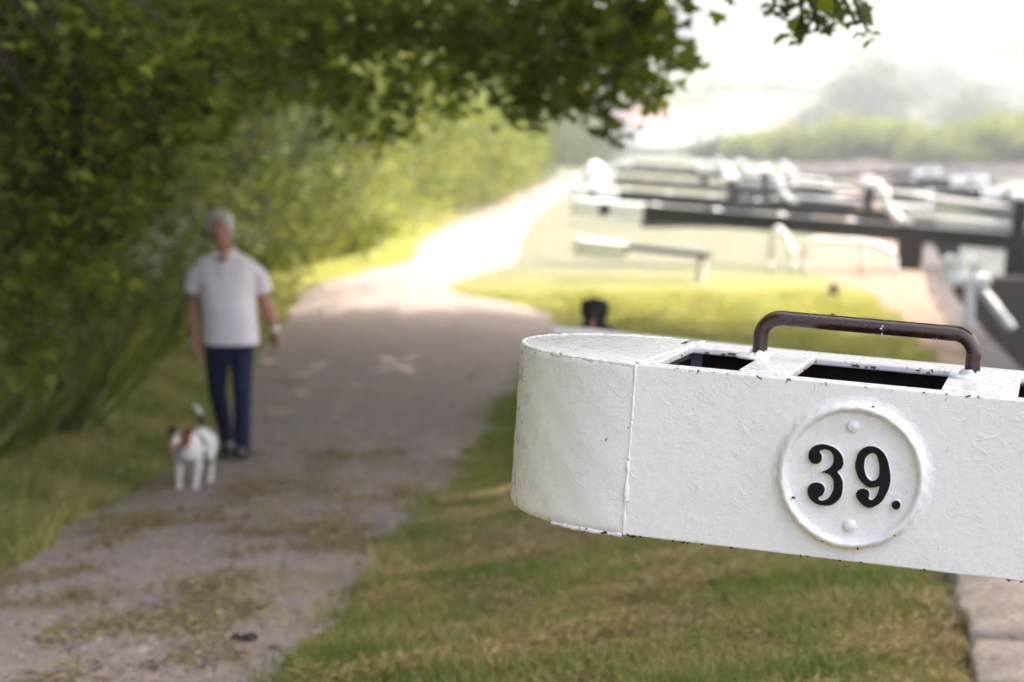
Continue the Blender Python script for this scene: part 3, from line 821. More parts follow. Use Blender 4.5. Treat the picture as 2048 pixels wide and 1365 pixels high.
T4 = tree('tree', 'tall unseen tree added on the opposite bank, shading the lawn by the lock', (12.2, 18.5, -1.0), (11.4, 18.5, 3.8), .26,  # out-of-view tree added as a blocker, its crown shaped to shade the lawn
    [(7.0, 14, 6.8), (6.6, 18, 7.2), (6.8, 23, 7.0), (11, 20, 9)],
    [((6.6, 18.6, 7.6), (2.5, 7.6, 1.6), 1900), ((11, 18.5, 9.0), (3.2, 5.0, 2.2), 1200)], M['l_syc'], .30, per=4)
def low_bough(parent, start, ctrl, blobs, leaf, per, mat, shape=LEAFM, down=.8, flat=.5):
    """a low bough of the tree with its own sprays of leaves: a part of that tree"""
    pl = Vector(parent.location); mb = MB()
    P = [];
    for (c, r, n) in blobs:
        c = Vector(c); s = Vector(ctrl)
        limb(mb, s - pl, c - pl, .022, .006, .05, 7, 7, .05)
        for _ in range(5):
            e = c + Vector((random.uniform(-r[0], r[0]), random.uniform(-r[1], r[1]), random.uniform(-r[2], r[2]))) * .9
            limb(mb, c - pl, e - pl, .007, .002, 0, 5, 4, .06)
        P.append(blob_points(c, r, n, .0, .3))
    limb(mb, Vector(start) - pl, Vector(ctrl) - pl, .06, .022, .1, 9, 8, .03)
    br = mb.build('bough', M['bark'], parent, True)
    P = np.concatenate(P); Q, rn_ = clump(P, leaf, per, leaf * (.75 if per > 2 else .4))
    link('leaf_spray', leaf_mesh('leaf_spray', Q - np.array(pl), leaf, rn_, shape, flat, down), mat, br)

st1 = (-4.6, 13.5, 3.9)
# dark sprays close to the camera at the left edge
low_bough(T2, (-4.4, 1.4, 3.8), (-2.4, 7.6, 2.8), [
    px_blob(40, 60, 9.0, .42, .32, 120), px_blob(190, 150, 9.2, .42, .32, 120), px_blob(60, 300, 9.2, .36, .34, 110), px_blob(230, 330, 9.4, .24, .25, 60),
    px_blob(305, 330, 9.6, .08, .10, 12, .2), px_blob(50, 500, 9.3, .28, .28, 60), px_blob(200, 470, 9.5, .18, .22, 34), px_blob(60, 680, 9.6, .16, .16, 18), px_blob(190, 590, 9.8, .09, .12, 9, .2),
    px_blob(380, 90, 9.8, .38, .28, 90), px_blob(330, 230, 9.8, .24, .2, 44)],
    .075, 6, M['l_syc'])
# roof of foliage over the path, middle distance
low_bough(T1, st1, (-1.2, 12.5, 3.3), [
    px_blob(560, 20, 12, .8, .24, 80, .8), px_blob(720, 40, 13, .7, .26, 66, .8), px_blob(880, 30, 12.5, .7, .28, 84, .8), px_blob(620, 130, 14, .6, .22, 30, .8),
    px_blob(820, 170, 14.5, .55, .22, 40, .8), px_blob(650, 200, 15, .5, .2, 26, .8), px_blob(980, 120, 14, .5, .26, 50, .8), px_blob(450, 90, 12, .6, .3, 60, .8), px_blob(760, 250, 15, .4, .16, 14, .8)],
    .095, 7, M['l_roof'])
low_bough(T1, st1, (.1, 11.5, 3.2), [
    px_blob(1040, 50, 11.5, .55, .30, 110, .7), px_blob(1180, 40, 10.5, .42, .26, 95, .6), px_blob(1290, 60, 10, .20, .30, 56, .4), px_blob(1120, 130, 11.5, .34, .20, 48, .6),
    px_blob(1230, 140, 11.5, .20, .18, 26, .4), px_blob(1310, 120, 11, .10, .17, 12, .3), px_blob(1150, 205, 12.5, .20, .10, 14, .4), px_blob(1210, 225, 12.5, .10, .10, 8, .3),
    px_blob(1060, 190, 12.5, .22, .12, 20, .4), px_blob(1300, 190, 13, .14, .10, 7, .3), px_blob(1215, 255, 12.6, .03, .05, 3, .1)],
    .095, 5, M['l_syc'])
# the twig that hangs into the bright sky at the upper right
low_bough(T2, (2.2, 6, 4.6), (.85, 6.3, 2.25), [
    px_blob(1545, 15, 6.3, .03, .02, 3, .05), px_blob(1575, 30, 6.3, .03, .02, 3, .05), px_blob(1605, 52, 6.3, .05, .018, 7, .05), px_blob(1635, 60, 6.3, .03, .012, 3, .05), px_blob(1625, 12, 6.3, .03, .02, 3, .05),
    px_blob(1680, 25, 6.3, .04, .016, 4, .05), px_blob(1712, 48, 6.3, .03, .014, 3, .05), px_blob(1738, 62, 6.3, .012, .008, 2, .02), px_blob(1660, -12, 6.3, .08, .03, 6, .05), px_blob(1725, 18, 6.5, .02, .01, 1, .05),
    px_blob(1380, -4, 6.5, .03, .02, 3, .05), px_blob(1450, -22, 6.5, .06, .02, 5, .05), px_blob(1570, -25, 6.5, .08, .02, 6, .05)],
    .060, 2, M['l_syc'], down=.2)

# cow parsley and nettles on the bank in front of the hedge
mb = MB(); P = []
FL = MB()
wr = empty('cow_parsley', (-4.2, 24, gz(-4.2, 24))); tag(wr, 'cow parsley in cream flower on the bank beyond the walking person', 'wild flowers')
loc = Vector(wr.location)
for k in range(46):
    d = random.uniform(20, 30); x = float(E(eL, d)) - random.uniform(.5, 1.5); z = gz(x, d); h = random.uniform(.6, 1.25)
    b = Vector((x, d, z)) - loc; tip = b + Vector((random.uniform(-.1, .1), random.uniform(-.1, .1), h))
    limb(mb, b, tip, .006, .003, 0, 5, 4, .04)
    for q in range(4):
        c = tip + Vector((random.uniform(-.1, .1), random.uniform(-.1, .1), random.uniform(-.12, .05)))
        for _ in range(9):
            FL.ball(c + Vector((random.uniform(-.045, .045), random.uniform(-.045, .045), random.uniform(-.01, .01))), (.014, .014, .006), seg=6)
mb.build('stem', M['l_hedge'], wr); FL.build('flower_head', M['blossom'], wr)

# ---------------------------------------------------------------- grass
def blades(name, n, dlo, dhi, xa, xb, hgt, mat, power=1.0, strawf=None, clumpy=.5):
    d = dlo + (dhi - dlo) * rng.random(n) ** power
    a = xa(d); b = xb(d); x = a + (b - a) * rng.random(n)
    keep = (np.sin(x * 7 + d * 3) * np.sin(d * 5 - x * 4) + rng.normal(size=n) * .6) > -clumpy
    d, x = d[keep], x[keep]; n = len(d); z = zground(x, d)
    h = hgt * rng.uniform(.5, 1.3, n) * (1 + .5 * np.sin(x * 3 + d * 2) * np.sin(d * 1.7 - x))
    wd = h * .09 + .0012 * d / 5
    ang = rng.uniform(0, 6.28, n); lean = rng.normal(size=(n, 2)) * h[:, None] * .55
    B = np.stack([x, d, z - .005], 1); u = np.stack([np.cos(ang), np.sin(ang), np.zeros(n)], 1) * wd[:, None]
    Tt = B + np.stack([lean[:, 0], lean[:, 1], h], 1)
    V = np.stack([B - u, B + u, Tt], 1).reshape(-1, 3)
    s = rng.random(n) if strawf is None else np.clip(strawf(x, d) + rng.normal(size=n) * .18, 0, 1)
    me = np_mesh(name, V, np.arange(n * 3), [3] * n, {'rnd': ('FACE', s)})
    return tag(link(name, me, mat), kind='stuff')
M['blade'] = leaf_mat('grass_blade', [(0, (.115, .165, .03)), (.4, (.205, .225, .06)), (.65, (.315, .27, .11)), (1, (.46, .35, .19))], .35, (1.1, 1.2, .5), .6)
def pat(x, d): return .5 + .28 * np.sin(x * 3.3 + d * 1.1) * np.sin(d * 2.3 - x * 1.9) + .22 * np.sin(x * 7.1 - d * 4.3) * np.sin(d * 6.1 + x * 2.2)
blades('grass', 130000, 4.6, 12, lambda d: xR(d) - .02, lambda d: np.minimum(xS(d) + .06, .36 * d), .034, M['blade'], 1.2, lambda x, d: pat(x, d) * np.where(d > 9, .7, .95) + .02)
blades('grass', 70000, 11, 29, lambda d: xR(d) - .02, lambda d: xS(d) + .05, .05, M['blade'], 1.3, lambda x, d: .36 + .35 * pat(x, d))
blades('grass', 90000, 7, 28, lambda d: xL(d) - 1.9, lambda d: xL(d) + .04, .07, M['blade'], 1.5, lambda x, d: .28 + .5 * pat(x, d))
def strands(name, n, dlo, dhi, xa, xb, mat, thr):
    d = rng.uniform(dlo, dhi, n); a = xa(d); b_ = xb(d); x = a + (b_ - a) * rng.random(n)
    u = x * .8 + d * .6; v = -x * .6 + d * .8
    k = (np.sin(u * 1.1 + 1) * .3 + np.sin(v * 5.2 + np.sin(u * 2.1) * 1.3) * .5 + np.sin(v * 11 + u * 3) * .25 + rng.normal(size=n) * .2) > thr
    d, x = d[k], x[k]; n = len(d); z = zground(x, d) + rng.uniform(.004, .045, n)
    L = rng.uniform(.03, .09, n); an = rng.normal(size=n) * .7 + .9; w_ = rng.uniform(.0015, .004, n)
    dx = np.stack([np.cos(an), np.sin(an), rng.normal(size=n) * .15], 1) * L[:, None]; pw = np.stack([-np.sin(an), np.cos(an), np.zeros(n)], 1) * w_[:, None]
    B = np.stack([x, d, z], 1); V = np.stack([B - pw, B + pw, B + dx], 1).reshape(-1, 3)
    return tag(link(name, np_mesh(name, V, np.arange(n * 3), [3] * n, {'rnd': ('FACE', rng.random(n))}), mat), kind='stuff')
M['straw'] = leaf_mat('cut_hay', [(0, (.14, .09, .035)), (.4, (.32, .225, .09)), (.8, (.48, .37, .16)), (1, (.60, .50, .26))], .2, (1, 1, .8))
strands('cut_hay', 120000, 4.7, 11.5, xR, lambda d: np.minimum(xS(d), .36 * d), M['straw'], .28)
strands('cut_hay', 40000, 7, 16, lambda d: xL(d) - 1.6, xL, M['straw'], .35)
def tufts(name, centres, per, hgt, mat):
    P = []; 
    for (x, d, r) in centres: P.append(np.stack([x + rng.normal(size=per) * r, d + rng.normal(size=per) * r * 1.6], 1))
    P = np.concatenate(P); x, d = P[:, 0], P[:, 1]; n = len(x); z = zground(x, d)
    h = hgt * rng.uniform(.5, 1.2, n); ang = rng.uniform(0, 6.28, n); lean = rng.normal(size=(n, 2)) * h[:, None] * .45; wd = h * .05
    B = np.stack([x, d, z - .005], 1); u = np.stack([np.cos(ang), np.sin(ang), np.zeros(n)], 1) * wd[:, None]
    V = np.stack([B - u, B + u, B + np.stack([lean[:, 0], lean[:, 1], h], 1)], 1).reshape(-1, 3)
    return tag(link(name, np_mesh(name, V, np.arange(n * 3), [3] * n, {'rnd': ('FACE', rng.random(n) * .6)}), mat), kind='stuff')
cs = []
for _ in range(120):
    d = random.uniform(4.8, 20); cs.append((float(xR(d)) + abs(random.gauss(0, .22)) - .03, d, random.uniform(.03, .10)))
for _ in range(70):
    d = random.uniform(5, 12); cs.append((random.uniform(float(xR(d)), float(E(eS, d))), d, random.uniform(.03, .08)))
for _ in range(80):
    d = random.uniform(7.5, 26); cs.append((float(xL(d)) - abs(random.gauss(0, .3)) + .02, d, random.uniform(.04, .12)))
tufts('grass_tufts', cs, 130, .055, M['blade'])
# taller weeds at the hedge foot
blades('undergrowth', 42000, 8, 40, lambda d: xL(d) - 2.4, lambda d: xL(d) - .75, .42, M['l_hedge'], 1.4)
# loose clippings and dead leaves blown on the path
def litter(name, n, dlo, dhi, size, mat, thr, xa=xL, xb=xR):
    d = rng.uniform(dlo, dhi, n); u = rng.random(n); x = xa(d) + (xb(d) - xa(d)) * u
    k = (pat(x * 1.3 + 4, d * .8) + rng.normal(size=n) * .08) > thr
    x, d = x[k], d[k]; P = np.stack([x, d, zground(x, d) + .006], 1)
    return tag(link(name, leaf_mesh(name, P, size, flat=3.0, down=0), mat), kind='stuff')
M['clip'] = leaf_mat('dry_clippings', [(0, (.15, .14, .05)), (.5, (.27, .21, .10)), (1, (.42, .33, .19))], .2, (1, 1, .8))
M['deadleaf'] = leaf_mat('dead_leaf', [(0, (.05, .03, .02)), (.6, (.16, .08, .04)), (1, (.35, .27, .18))], .1, (1, 1, .8))
litter('grass_clippings', 60000, 5, 14, .026, M['clip'], .62)
litter('grass_clippings', 60000, 4.8, 11, .026, M['clip'], .44, xR, lambda d: np.minimum(xS(d), .36 * d))
litter('leaf_litter', 500, 5, 20, .05, M['deadleaf'], .45)
# gravel chippings standing proud of the path
def gravel():
    n = 9000; d = 4.8 + 16 * rng.random(n) ** 1.4; x = xL(d) + (xR(d) - xL(d)) * rng.random(n)
    base = np.array([(1, 0, 0), (-1, 0, 0), (0, 1, 0), (0, -1, 0), (0, 0, 1)], float); tri = np.array([(0, 2, 4), (2, 1, 4), (1, 3, 4), (3, 0, 4)])
    s = rng.uniform(.004, .014, n); a = rng.uniform(0, 6.28, n)
    Vv = base[None] * s[:, None, None] * np.array([1, 1, .7]) + rng.normal(size=(n, 5, 3)) * s[:, None, None] * .2
    c_, s_ = np.cos(a)[:, None], np.sin(a)[:, None]
    Vx = Vv[..., 0] * c_ - Vv[..., 1] * s_; Vy = Vv[..., 0] * s_ + Vv[..., 1] * c_
    V = np.stack([Vx + x[:, None], Vy + d[:, None], Vv[..., 2] + zground(x, d)[:, None]], -1).reshape(-1, 3)
    Fc = (tri[None] + (np.arange(n) * 5)[:, None, None]).reshape(-1)
    t = NT('loose_gravel'); t.set(t.ramp(t.attr('rnd'), [(0, (.15, .13, .13)), (.6, (.25, .22, .21)), (1, (.36, .32, .30))]), .85, spec=.2)
    return tag(link('gravel', np_mesh('gravel', V, Fc, [3] * (n * 4), {'rnd': ('FACE', np.repeat(rng.random(n), 4))}), t.m), kind='stuff')
gravel()

# a dark clod lying on the path near the camera
c_ = at(490, 1297, 6.45); mb = MB()
for k in range(9): mb.ball((random.uniform(-.035, .035), random.uniform(-.02, .02), random.uniform(.0, .016)), random.uniform(.010, .020), seg=10)
o = mb.fused('clod', plain('dark_dry_clod', (.045, .035, .025), .9, .4, 40, .01), None, .004, 2); o.location = (float(c_[0]), 6.45, gz(float(c_[0]), 6.45)); tag(o, 'dark clod lying on the path in the near foreground', 'clod')

# ---------------------------------------------------------------- stone slabs by the near lock edge
M['stone'] = plain('worn_lockside_stone', (.43, .355, .29), .85, .22, 5, .02, .2)
slabs = [(5.05, .42, 'flat worn stone in the grass at the lower right corner, partly cut off by the picture edge'), (5.62, .46, 'pale flat worn stone, second from the lower right corner'),
         (6.22, .50, 'greyish flat worn stone, third up the row from the lower right corner'), (6.9, .52, 'flat worn stone just under the numbered beam'),]
for d, ln, lab in slabs:
    x0 = float(E(eS, d)) + .26
    mb = MB(); vs_ = mb.box((0, 0, 0), (.42, ln, .09), bev=.018)
    bmesh.ops.subdivide_edges(mb.bm, edges=mb.bm.edges[:], cuts=2, use_grid_fill=True)
    for v in mb.bm.verts: v.co += Vector((nz((v.co.x * .2 + d, v.co.y * .2, 0)) * .012, nz((v.co.y * .2, d, v.co.x * .1)) * .012, nz((v.co.x * .1, v.co.y * .1, d)) * .003))
    o = mb.build('stone_slab', M['stone'], None, True); o.location = (x0, d, gz(x0, d) + .012); o.rotation_euler = (0, 0, -.17 + random.uniform(-.04, .04))
    tag(o, lab, 'stone slab', 'stone slabs set beside the lock')

# ---------------------------------------------------------------- lock gates further on
def gate(scale_label, nose, yaw, tilt=.066, mirror=False, tip='white_far', full=True, length=9.6, group='lock gates further along the flight'):
    root = empty('lock_gate'); X = Vector((math.cos(yaw) * math.cos(tilt), math.sin(yaw) * math.cos(tilt), -math.sin(tilt)))
    if mirror: X = Vector((-X.x, X.y, X.z))
    Y = Vector((-X.y, X.x, 0)).normalized(); 
    if mirror: Y = -Y
    Z = X.cross(Y) if not mirror else Y.cross(X)
    if mirror: pass
    m = Matrix.Identity(4)
    for i in range(3): m[i][0] = X[i]; m[i][1] = Y[i]; m[i][2] = Z[i]; m[i][3] = nose[i]
    root.matrix_world = m
    tag(root, scale_label, 'lock gate', group)
    h, wd = .29, .36
    mb = MB(); mb.box(((1.35 + length) / 2, 0, -h / 2), (length - 1.35, wd, h), bev=.02)
    mb.box((6.06, 0, -.75), (.44, .34, .94), bev=.02)      # prop under the beam
    mb.build('beam', M['black_far'], root)
    mb = MB(); mb.tube([(.18, 0, -h - .005), (.18, 0, 0.005)], .18, 28); mb.box((.77, 0, -h / 2), (1.18, wd + .012, h + .012), bev=.012)
    mb.build('beam_tip', M[tip], root)
    # steel footing brackets with bright bolts on the top
    mb = MB()
    mb.bm.free()
    for bx in (1.55, 2.65, 3.8, 5.0):
        mb = MB(); mb.ball((bx, 0, .01), (.06, .06, .035), seg=12); mb.box((bx, 0, .004), (.16, .22, .012)); mb.build('bolt', M['white_far'], root)
    mb = MB(); mb.tube([(.66, -wd / 2 - .004, -.14), (.66, -wd / 2 - .02, -.14)], .10, 20); mb.build('number_plate', M['black_far'], root)
    # heel post, gate leaf, cap
    mb = MB(); mb.box((7.85, 0, .2), (.24, .34, .8), bev=.03); mb.box((7.85, 0, -1.15), (.36, .40, 1.9), bev=.03); mb.box((8.25, .02, -1.3), (.50, .34, 2.0), bev=.03); mb.build('heel_post', M['black_far'], root)
    mb = MB(); mb.box((7.85, 0, .62), (.40, .44, .10), bev=.03); mb.tube([(7.85, 0, .64), (7.85, 0, .80)], [.13, .07], 14); mb.build('post_cap', M['white_far'], root)
    mb = MB()
    for k in range(8): mb.box((8.2 + k * .27, .03 * (k % 2), -1.45), (.26, .16, 2.2), bev=.01)
    mb.box((9.1, -.12, -.5), (2.2, .10, .22), bev=.01); mb.box((9.1, -.12, -1.6), (2.2, .10, .22), bev=.01)
    mb.build('gate_leaf', M['gate_wood'], root)
    if full:
        # white handrail with swept end standing on the beam
        mb = MB()
        mb.tube([(5.55, -.1, .62), (5.56, -.1, .50), (5.60, -.1, .34), (5.70, -.1, .20), (5.86, -.1, .09), (6.05, -.1, .03)], [.075, .085, .085, .08, .07, .06], 16)
        mb.tube([(5.55, -.1, .57), (6.4, -.1, .50), (7.6, -.1, .44), (9.4, -.1, .46)], .035, 12)
        mb.tube([(5.95, -.1, .16), (7.6, -.1, .14), (9.4, -.1, .14)], .05, 12)
        mb.tube([(9.4, -.1, .46), (9.4, -.1, -.2)], .035, 12)
        mb.build('handrail', M['white_far'], root, True)
        mb = MB()
        mb.tube([(7.5, -.22, .52), (7.55, -.22, .72), (7.75, -.22, .80), (8.1, -.22, .70), (8.2, -.22, .45), (8.2, -.22, -.0)], .045, 12)
        mb.build('rail_hoop', M['white_far'], root, True)
    return root
GA = gate('black lock gate beam with white tip and thick black prop, nearest of the further gates', tuple(at(1143, 398, 36)), -.255)
def copy_tree(o, parent=None):
    c = o.copy(); COL.objects.link(c)
    if parent is not None: c.parent = parent
    for ch in o.children: copy_tree(ch, c)
    return c
def copy_gate(label, px, py, d):
    c = copy_tree(GA); m = GA.matrix_world.copy(); p = at(px, py, d)
    for i in range(3): m[i][3] = p[i]
    c.matrix_world = m; c['label'] = label; return c
GA.matrix_world  # keep
copy_gate('black lock gate beam with blown out white tip, directly behind the nearest far gate', 1140, 372, 53)
copy_gate('hazy lock gate beam, third of the line, its white tip mid stack', 1160, 348, 76)
copy_gate('hazy lock gate beam, fourth of the line, its pale tip topping the stack', 1180, 329, 104)
copy_gate('faint pale lock gate beam, last and highest of the line in the haze', 1230, 322, 150)
for (px, py, d, lab) in ((2062, 372, 52, 'white tipped beam of an opposite gate at the right edge of the picture'), (1975, 352, 70, 'white tipped beam rising right on the far side of the canal, middle one'), (1880, 338, 100, 'faint white tipped beam on the far side of the canal, furthest one')):
    gate(lab, tuple(at(px, py, d)), -.05, .05, True, full=False, length=8.6)
# lower small beam in front of the nearest far gate
def small_beam(label, a, b, white, h, wd, name='balance_beam', thin=1.0):
    a = Vector(a); b = Vector(b); X = (b - a).normalized(); L = (b - a).length; Y = Vector((-X.y, X.x, 0)).normalized(); Z = X.cross(Y)
    root = empty(name); m = Matrix.Identity(4)
    for i in range(3): m[i][0] = X[i]; m[i][1] = Y[i]; m[i][2] = Z[i]; m[i][3] = a[i]
    root.matrix_world = m; tag(root, label, 'balance beam')
    mb = MB(); mb.tube([(wd / 2, 0, -h), (wd / 2, 0, 0)], wd / 2, 28); mb.box(((white + wd / 2) / 2, 0, -h / 2), (white - wd / 2, wd - .004, h - .002), bev=.008); mb.build('beam_tip', M['white_far'], root)
    mb = MB(); mb.box(((white + L) / 2, 0, -h * thin / 2 - .012), (L - white, wd - .01, h * thin), bev=.01)
    mb.build('beam', M['black_far'], root)
    mb = MB(); mb.box((L - .12, 0, -h * thin - .40), (.12, .12, .75), bev=.01); mb.build('prop', M['white_far'], root)
    return root
small_beam('low thin beam with a white tip lying below the nearest far gate, close to the grass crest', at(1150, 476, 32), at(1420, 505, 31.3), .86, .27, .36, thin=.28)
# white beam end just seen over the rounded nose, behind the numbered beam
small_beam('white beam end showing as a sliver behind the rounded end of the numbered beam', at(1106, 657, 9.2), at(1800, 735, 8.6), 1.25, .27, .30)

# lockside furniture between grass and lock
def rail(label, pts, posts, r=.035):
    root = empty('handrail', pts[0]); tag(root, label, 'handrail'); o = Vector(pts[0])
    mb = MB(); P = [Vector(p) - o for p in pts]
    mb.tube(P, r, 12); mb.build('rail', M['white_far'], root, True)
    for p in posts:
        q = Vector(p) - o; zb = gz(p[0], p[1]) - o.z
        mb = MB(); mb.tube([(q.x, q.y, zb), (q.x, q.y, q.z)], r * .8, 10); mb.build('post', M['white_far'], root, True)
    return root
p = [at(1606, 520, 33), at(1612, 492, 33), at(1630, 480, 33), at(1720, 484, 32.8), at(1760, 492, 32.6), at(1784, 504, 32.5), at(1790, 520, 32.5)]
rail('long low white rail seen under the nearest far gate beam, left of its black prop', p, [p[0], at(1725, 486, 32.8), p[-1]], .055)
p = [at(1540, 520, 33.5), at(1545, 462, 33.5), at(1556, 456, 33.5), at(1572, 470, 33.4), at(1582, 500, 33.4), at(1586, 520, 33.4)]
rail('white hoop rail standing where the low thin beam ends', p, [p[0], p[-1]], .05)
# white cabinet on a post with a slanting brace
c = at(1932, 545, 22.5); root = empty('paddle_gear', (float(c[0]), 22.5, gz(float(c[0]), 22.5))); tag(root, 'white painted paddle gear box on a post with a slanting brace beside the lock edge', 'paddle gear')
o = Vector(root.location); cz = float(c[2]) - o.z
mb = MB(); mb.box((.0, 0, cz - .09), (.54, .16, .13), bev=.03); mb.build('gear_box', M['white_far'], root)
for (q, r) in ((-.16, .12), (.10, .09)):
    mb = MB(); mb.tube([(q, -.05, cz + .08), (q, .05, cz + .08)], r, 22); mb.tube([(q, -.09, cz + .08), (q, .09, cz + .08)], r * .35, 12); mb.build('cog_wheel', M['white_far'], root)
mb = MB(); mb.box((.05, 0, (cz - .15) / 2), (.11, .11, cz - .15 + .1), bev=.01); mb.build('post', M['white_far'], root)
mb = MB(); mb.tube([(.12, 0, cz - .12), (.30, -.1, cz * .45), (.48, -.2, .03)], [.05, .06, .07], 12); mb.build('brace', M['white_far'], root, True)
c = at(1190, 330, 60); x = float(c[0]); zg = gz(x, 60); hb = float(c[2]) - zg + .1; mb = MB()
mb.tube([(0, 0, -.1), (0, 0, .1), (0, 0, hb * .5), (0, 0, hb * .8), (0, 0, hb * .93), (0, 0, hb)], [.52, .5, .42, .34, .24, .08], 28)
o = mb.build('bollard', M['white_far'], None, True); o.location = (x, 60, zg); tag(o, 'rounded white bollard topping the stack of white beam tips beside the path', 'bollard')
# mooring stump on the lawn, stone kerb block
c = at(1668, 575, 28.5); x = float(c[0]); mb = MB(); mb.tube([(0, 0, -.05), (0, 0, .14), (0, 0, .17)], [.075, .07, .05], 14); o = mb.build('mooring_stump', plain('weathered_stump', (.12, .08, .05), .9), None, True); o.location = (x, 28.5, gz(x, 28.5)); tag(o, 'small brown wooden stump on the lawn left of the lock edge', 'stump')

# low parapet wall far off, across the width at the right
mb = MB(); a = at(1590, 331, 128); b = at(2140, 331, 122); A_ = Vector(a); B_ = Vector(b); X = (B_ - A_); L = X.length; yaw = math.atan2(X.y, X.x)
mb.box((L / 2, 0, -.42), (L, .4, .84), bev=.03); mb.box((L / 2, 0, .03), (L, .5, .07), bev=.02)
for k in range(7): mb.box((k * L / 6, 0, -.4), (.5, .6, 1.0), bev=.03)
o = mb.build('parapet_wall', plain('pale_bridge_stone', (.46, .39, .36), .85, .12, 1.0, .02), None); o.location = A_; o.rotation_euler = (0, 0, yaw); tag(o, 'long low pale stone parapet across the canal in front of the far bushes', 'wall')
# ---------------------------------------------------------------- far landscape
# bushes across the canal
fb = [(1600, 282, 140, 3.2, 3.0, 'l_pale', 'rounded grey green bush at the left end of the far bushes'), (1690, 262, 138, 4.0, 3.3, 'l_pale', 'bright yellow green bush over the middle of the parapet'),
      (1790, 276, 136, 3.4, 3.0, 'l_pale', 'mid green bush with a dark hollow at its foot, right of the brightest bush'), (1865, 302, 132, 2.6, 2.4, 'l_pale', 'lower yellow green bush between two taller far bushes'),
      (1960, 262, 130, 3.8, 3.2, 'l_pale', 'mottled pale bush near the right edge over the parapet'), (2060, 258, 132, 3.6, 3.4, 'l_hedge', 'green bush cut off by the right picture edge'),
      (1515, 300, 150, 2.8, 2.0, 'l_pale', 'small pale bush left of the far bushes'), (1440, 306, 160, 2.6, 1.8, 'l_far', 'small faint bush beside the long roofed building')]
for px, py, d, r, hh, m_, lab in fb:
    d *= 1.6; r *= 1.6
    top = at(px, py - 28, d); x = float(top[0]); z0 = float(zr(d)) - .3; h = float(top[2]) - z0
    root = empty('bush', (x, d, z0)); tag(root, lab, 'bush', 'bushes across the canal')
    mb = MB()
    for k in range(6):
        a = k * 1.05; limb(mb, (math.cos(a) * .2, math.sin(a) * .2, -.1), (math.cos(a) * r * .6, math.sin(a) * r * .6, h * .6), .09, .03, 0, 6, 4)
    mb.build('stem', M['bark'], root, True)
    P = np.concatenate([blob_points((random.uniform(-.55, .55) * r, random.uniform(-.4, .4) * r, h * random.uniform(.25, .72)), (r * random.uniform(.4, .6), r * .5, h * random.uniform(.20, .30)), 190, .8) for _ in range(9)] + [blob_points((random.uniform(-.3, .3) * r, 0, h * .72), (r * .5, r * .5, h * .3), 260, .8)])
    P[:, 2] = np.maximum(P[:, 2], 0)
    Q, rn_ = clump(P, .34, 5, .45); link('foliage', leaf_mesh('foliage', Q, .42, rn_, flat=.3), M[m_], root)
# tall field trees in the haze
ft = [(1745, 118, 330, 10, 'broad tree in the haze, tallest above the far bushes'), (1640, 205, 345, 7, 'smaller hazy tree leaning on the left of the broad tree'),
      (1950, 178, 300, 8, 'round hazy tree at the right above the far bushes'), (1880, 110, 520, 13, 'blue grey tree between the broad tree and the round tree'),
      (1545, 165, 470, 10, 'blue grey tree left of the broad tree on the field edge'), (1440, 165, 470, 11, 'blue grey tree further left, beside the hanging sycamore leaves'),
      (2040, 60, 560, 18, 'tall hazy tree cut off by the right picture edge'), (1380, 190, 440, 8, 'faint rounded tree behind the long roof'),
      (1110, 215, 210, 6, 'hazy blue tree where the path disappears'), (1160, 235, 235, 5.5, 'hazy grey tree left of the roofed building'), (1260, 205, 330, 8, 'faint tree behind the roofed building'), (1050, 160, 180, 6.5, 'hazy tree closing the end of the hedgerow')]
for px, py, d, r, lab in ft:
    if d > 290: d *= 1.6; r *= 1.6
    t_ = at(px, py, d); x = float(t_[0]); z0 = float(zr(d)) - 2; h = float(t_[2]) - z0
    tree('tree', lab, (x, d, z0), (x, d, z0 + h * .35), r * .05, [(x + math.cos(a) * r * .5, d + math.sin(a) * r * .5, z0 + h * .65) for a in (0, 1.3, 2.6, 3.9, 5.2)],
         [((x, d, z0 + h * .66), (r * .62, r * .6, h * .32), 420), ((x - r * .45, d, z0 + h * .45), (r * .5, r * .5, h * .26), 260), ((x + r * .45, d - 1, z0 + h * .42), (r * .5, r * .5, h * .26), 260), ((x, d, z0 + h * .2), (r * .7, r * .6, h * .2), 260)],
         M['l_far'] if d > 400 or px < 1300 else M['l_pale'], r * .085, group='trees in the haze across the valley', per=4, flat=.2)
# wooded valley side: fields and hedges as terrain
def hill_mat():
    t = NT('hill_fields_and_woods'); geo = t.N('ShaderNodeNewGeometry').outputs['Position']
    vo = t.N('ShaderNodeTexVoronoi', Scale=.0085); t.L(geo, vo.inputs['Vector'])
    sp = t.N('ShaderNodeSeparateColor'); t.L(vo.outputs['Color'], sp.inputs[0])
    wood = t.ramp(t.noise(.05, 5, .7, 0, geo), [(.35, (.05, .068, .045)), (.7, (.085, .11, .065))])
    fld = t.ramp(sp.outputs[1], [(0, (.15, .19, .11)), (.5, (.19, .22, .13)), (1, (.27, .27, .18))])
    f = t.ramp(sp.outputs[0], [(.40, 0.0), (.42, 1.0)])
    return t.set(t.mix(f, wood, fld), .95, spec=.1)
ys = np.concatenate([np.linspace(296, 620, 30), np.linspace(640, 1900, 50)]); xs_ = np.linspace(-700, 900, 90)
D, X = np.meshgrid(ys, xs_, indexing='ij'); FS = 1.5
Z = -3.6 + sst((D - 420) / 1300) * (150 + 40 * np.sin(X * .006 + 1) + 20 * np.sin(X * .017)) + 2.5 * np.sin(X * .04 + D * .02) * sst((D - 450) / 200)
Z = Z - 40 * sst((D - 1600) / 300); Z = Z * FS; X = X * FS; D = 296 + (D - 296) * FS
Z[0, :] = -5
n, m = D.shape; i = np.arange(n - 1)[:, None] * m + np.arange(m - 1)[None]
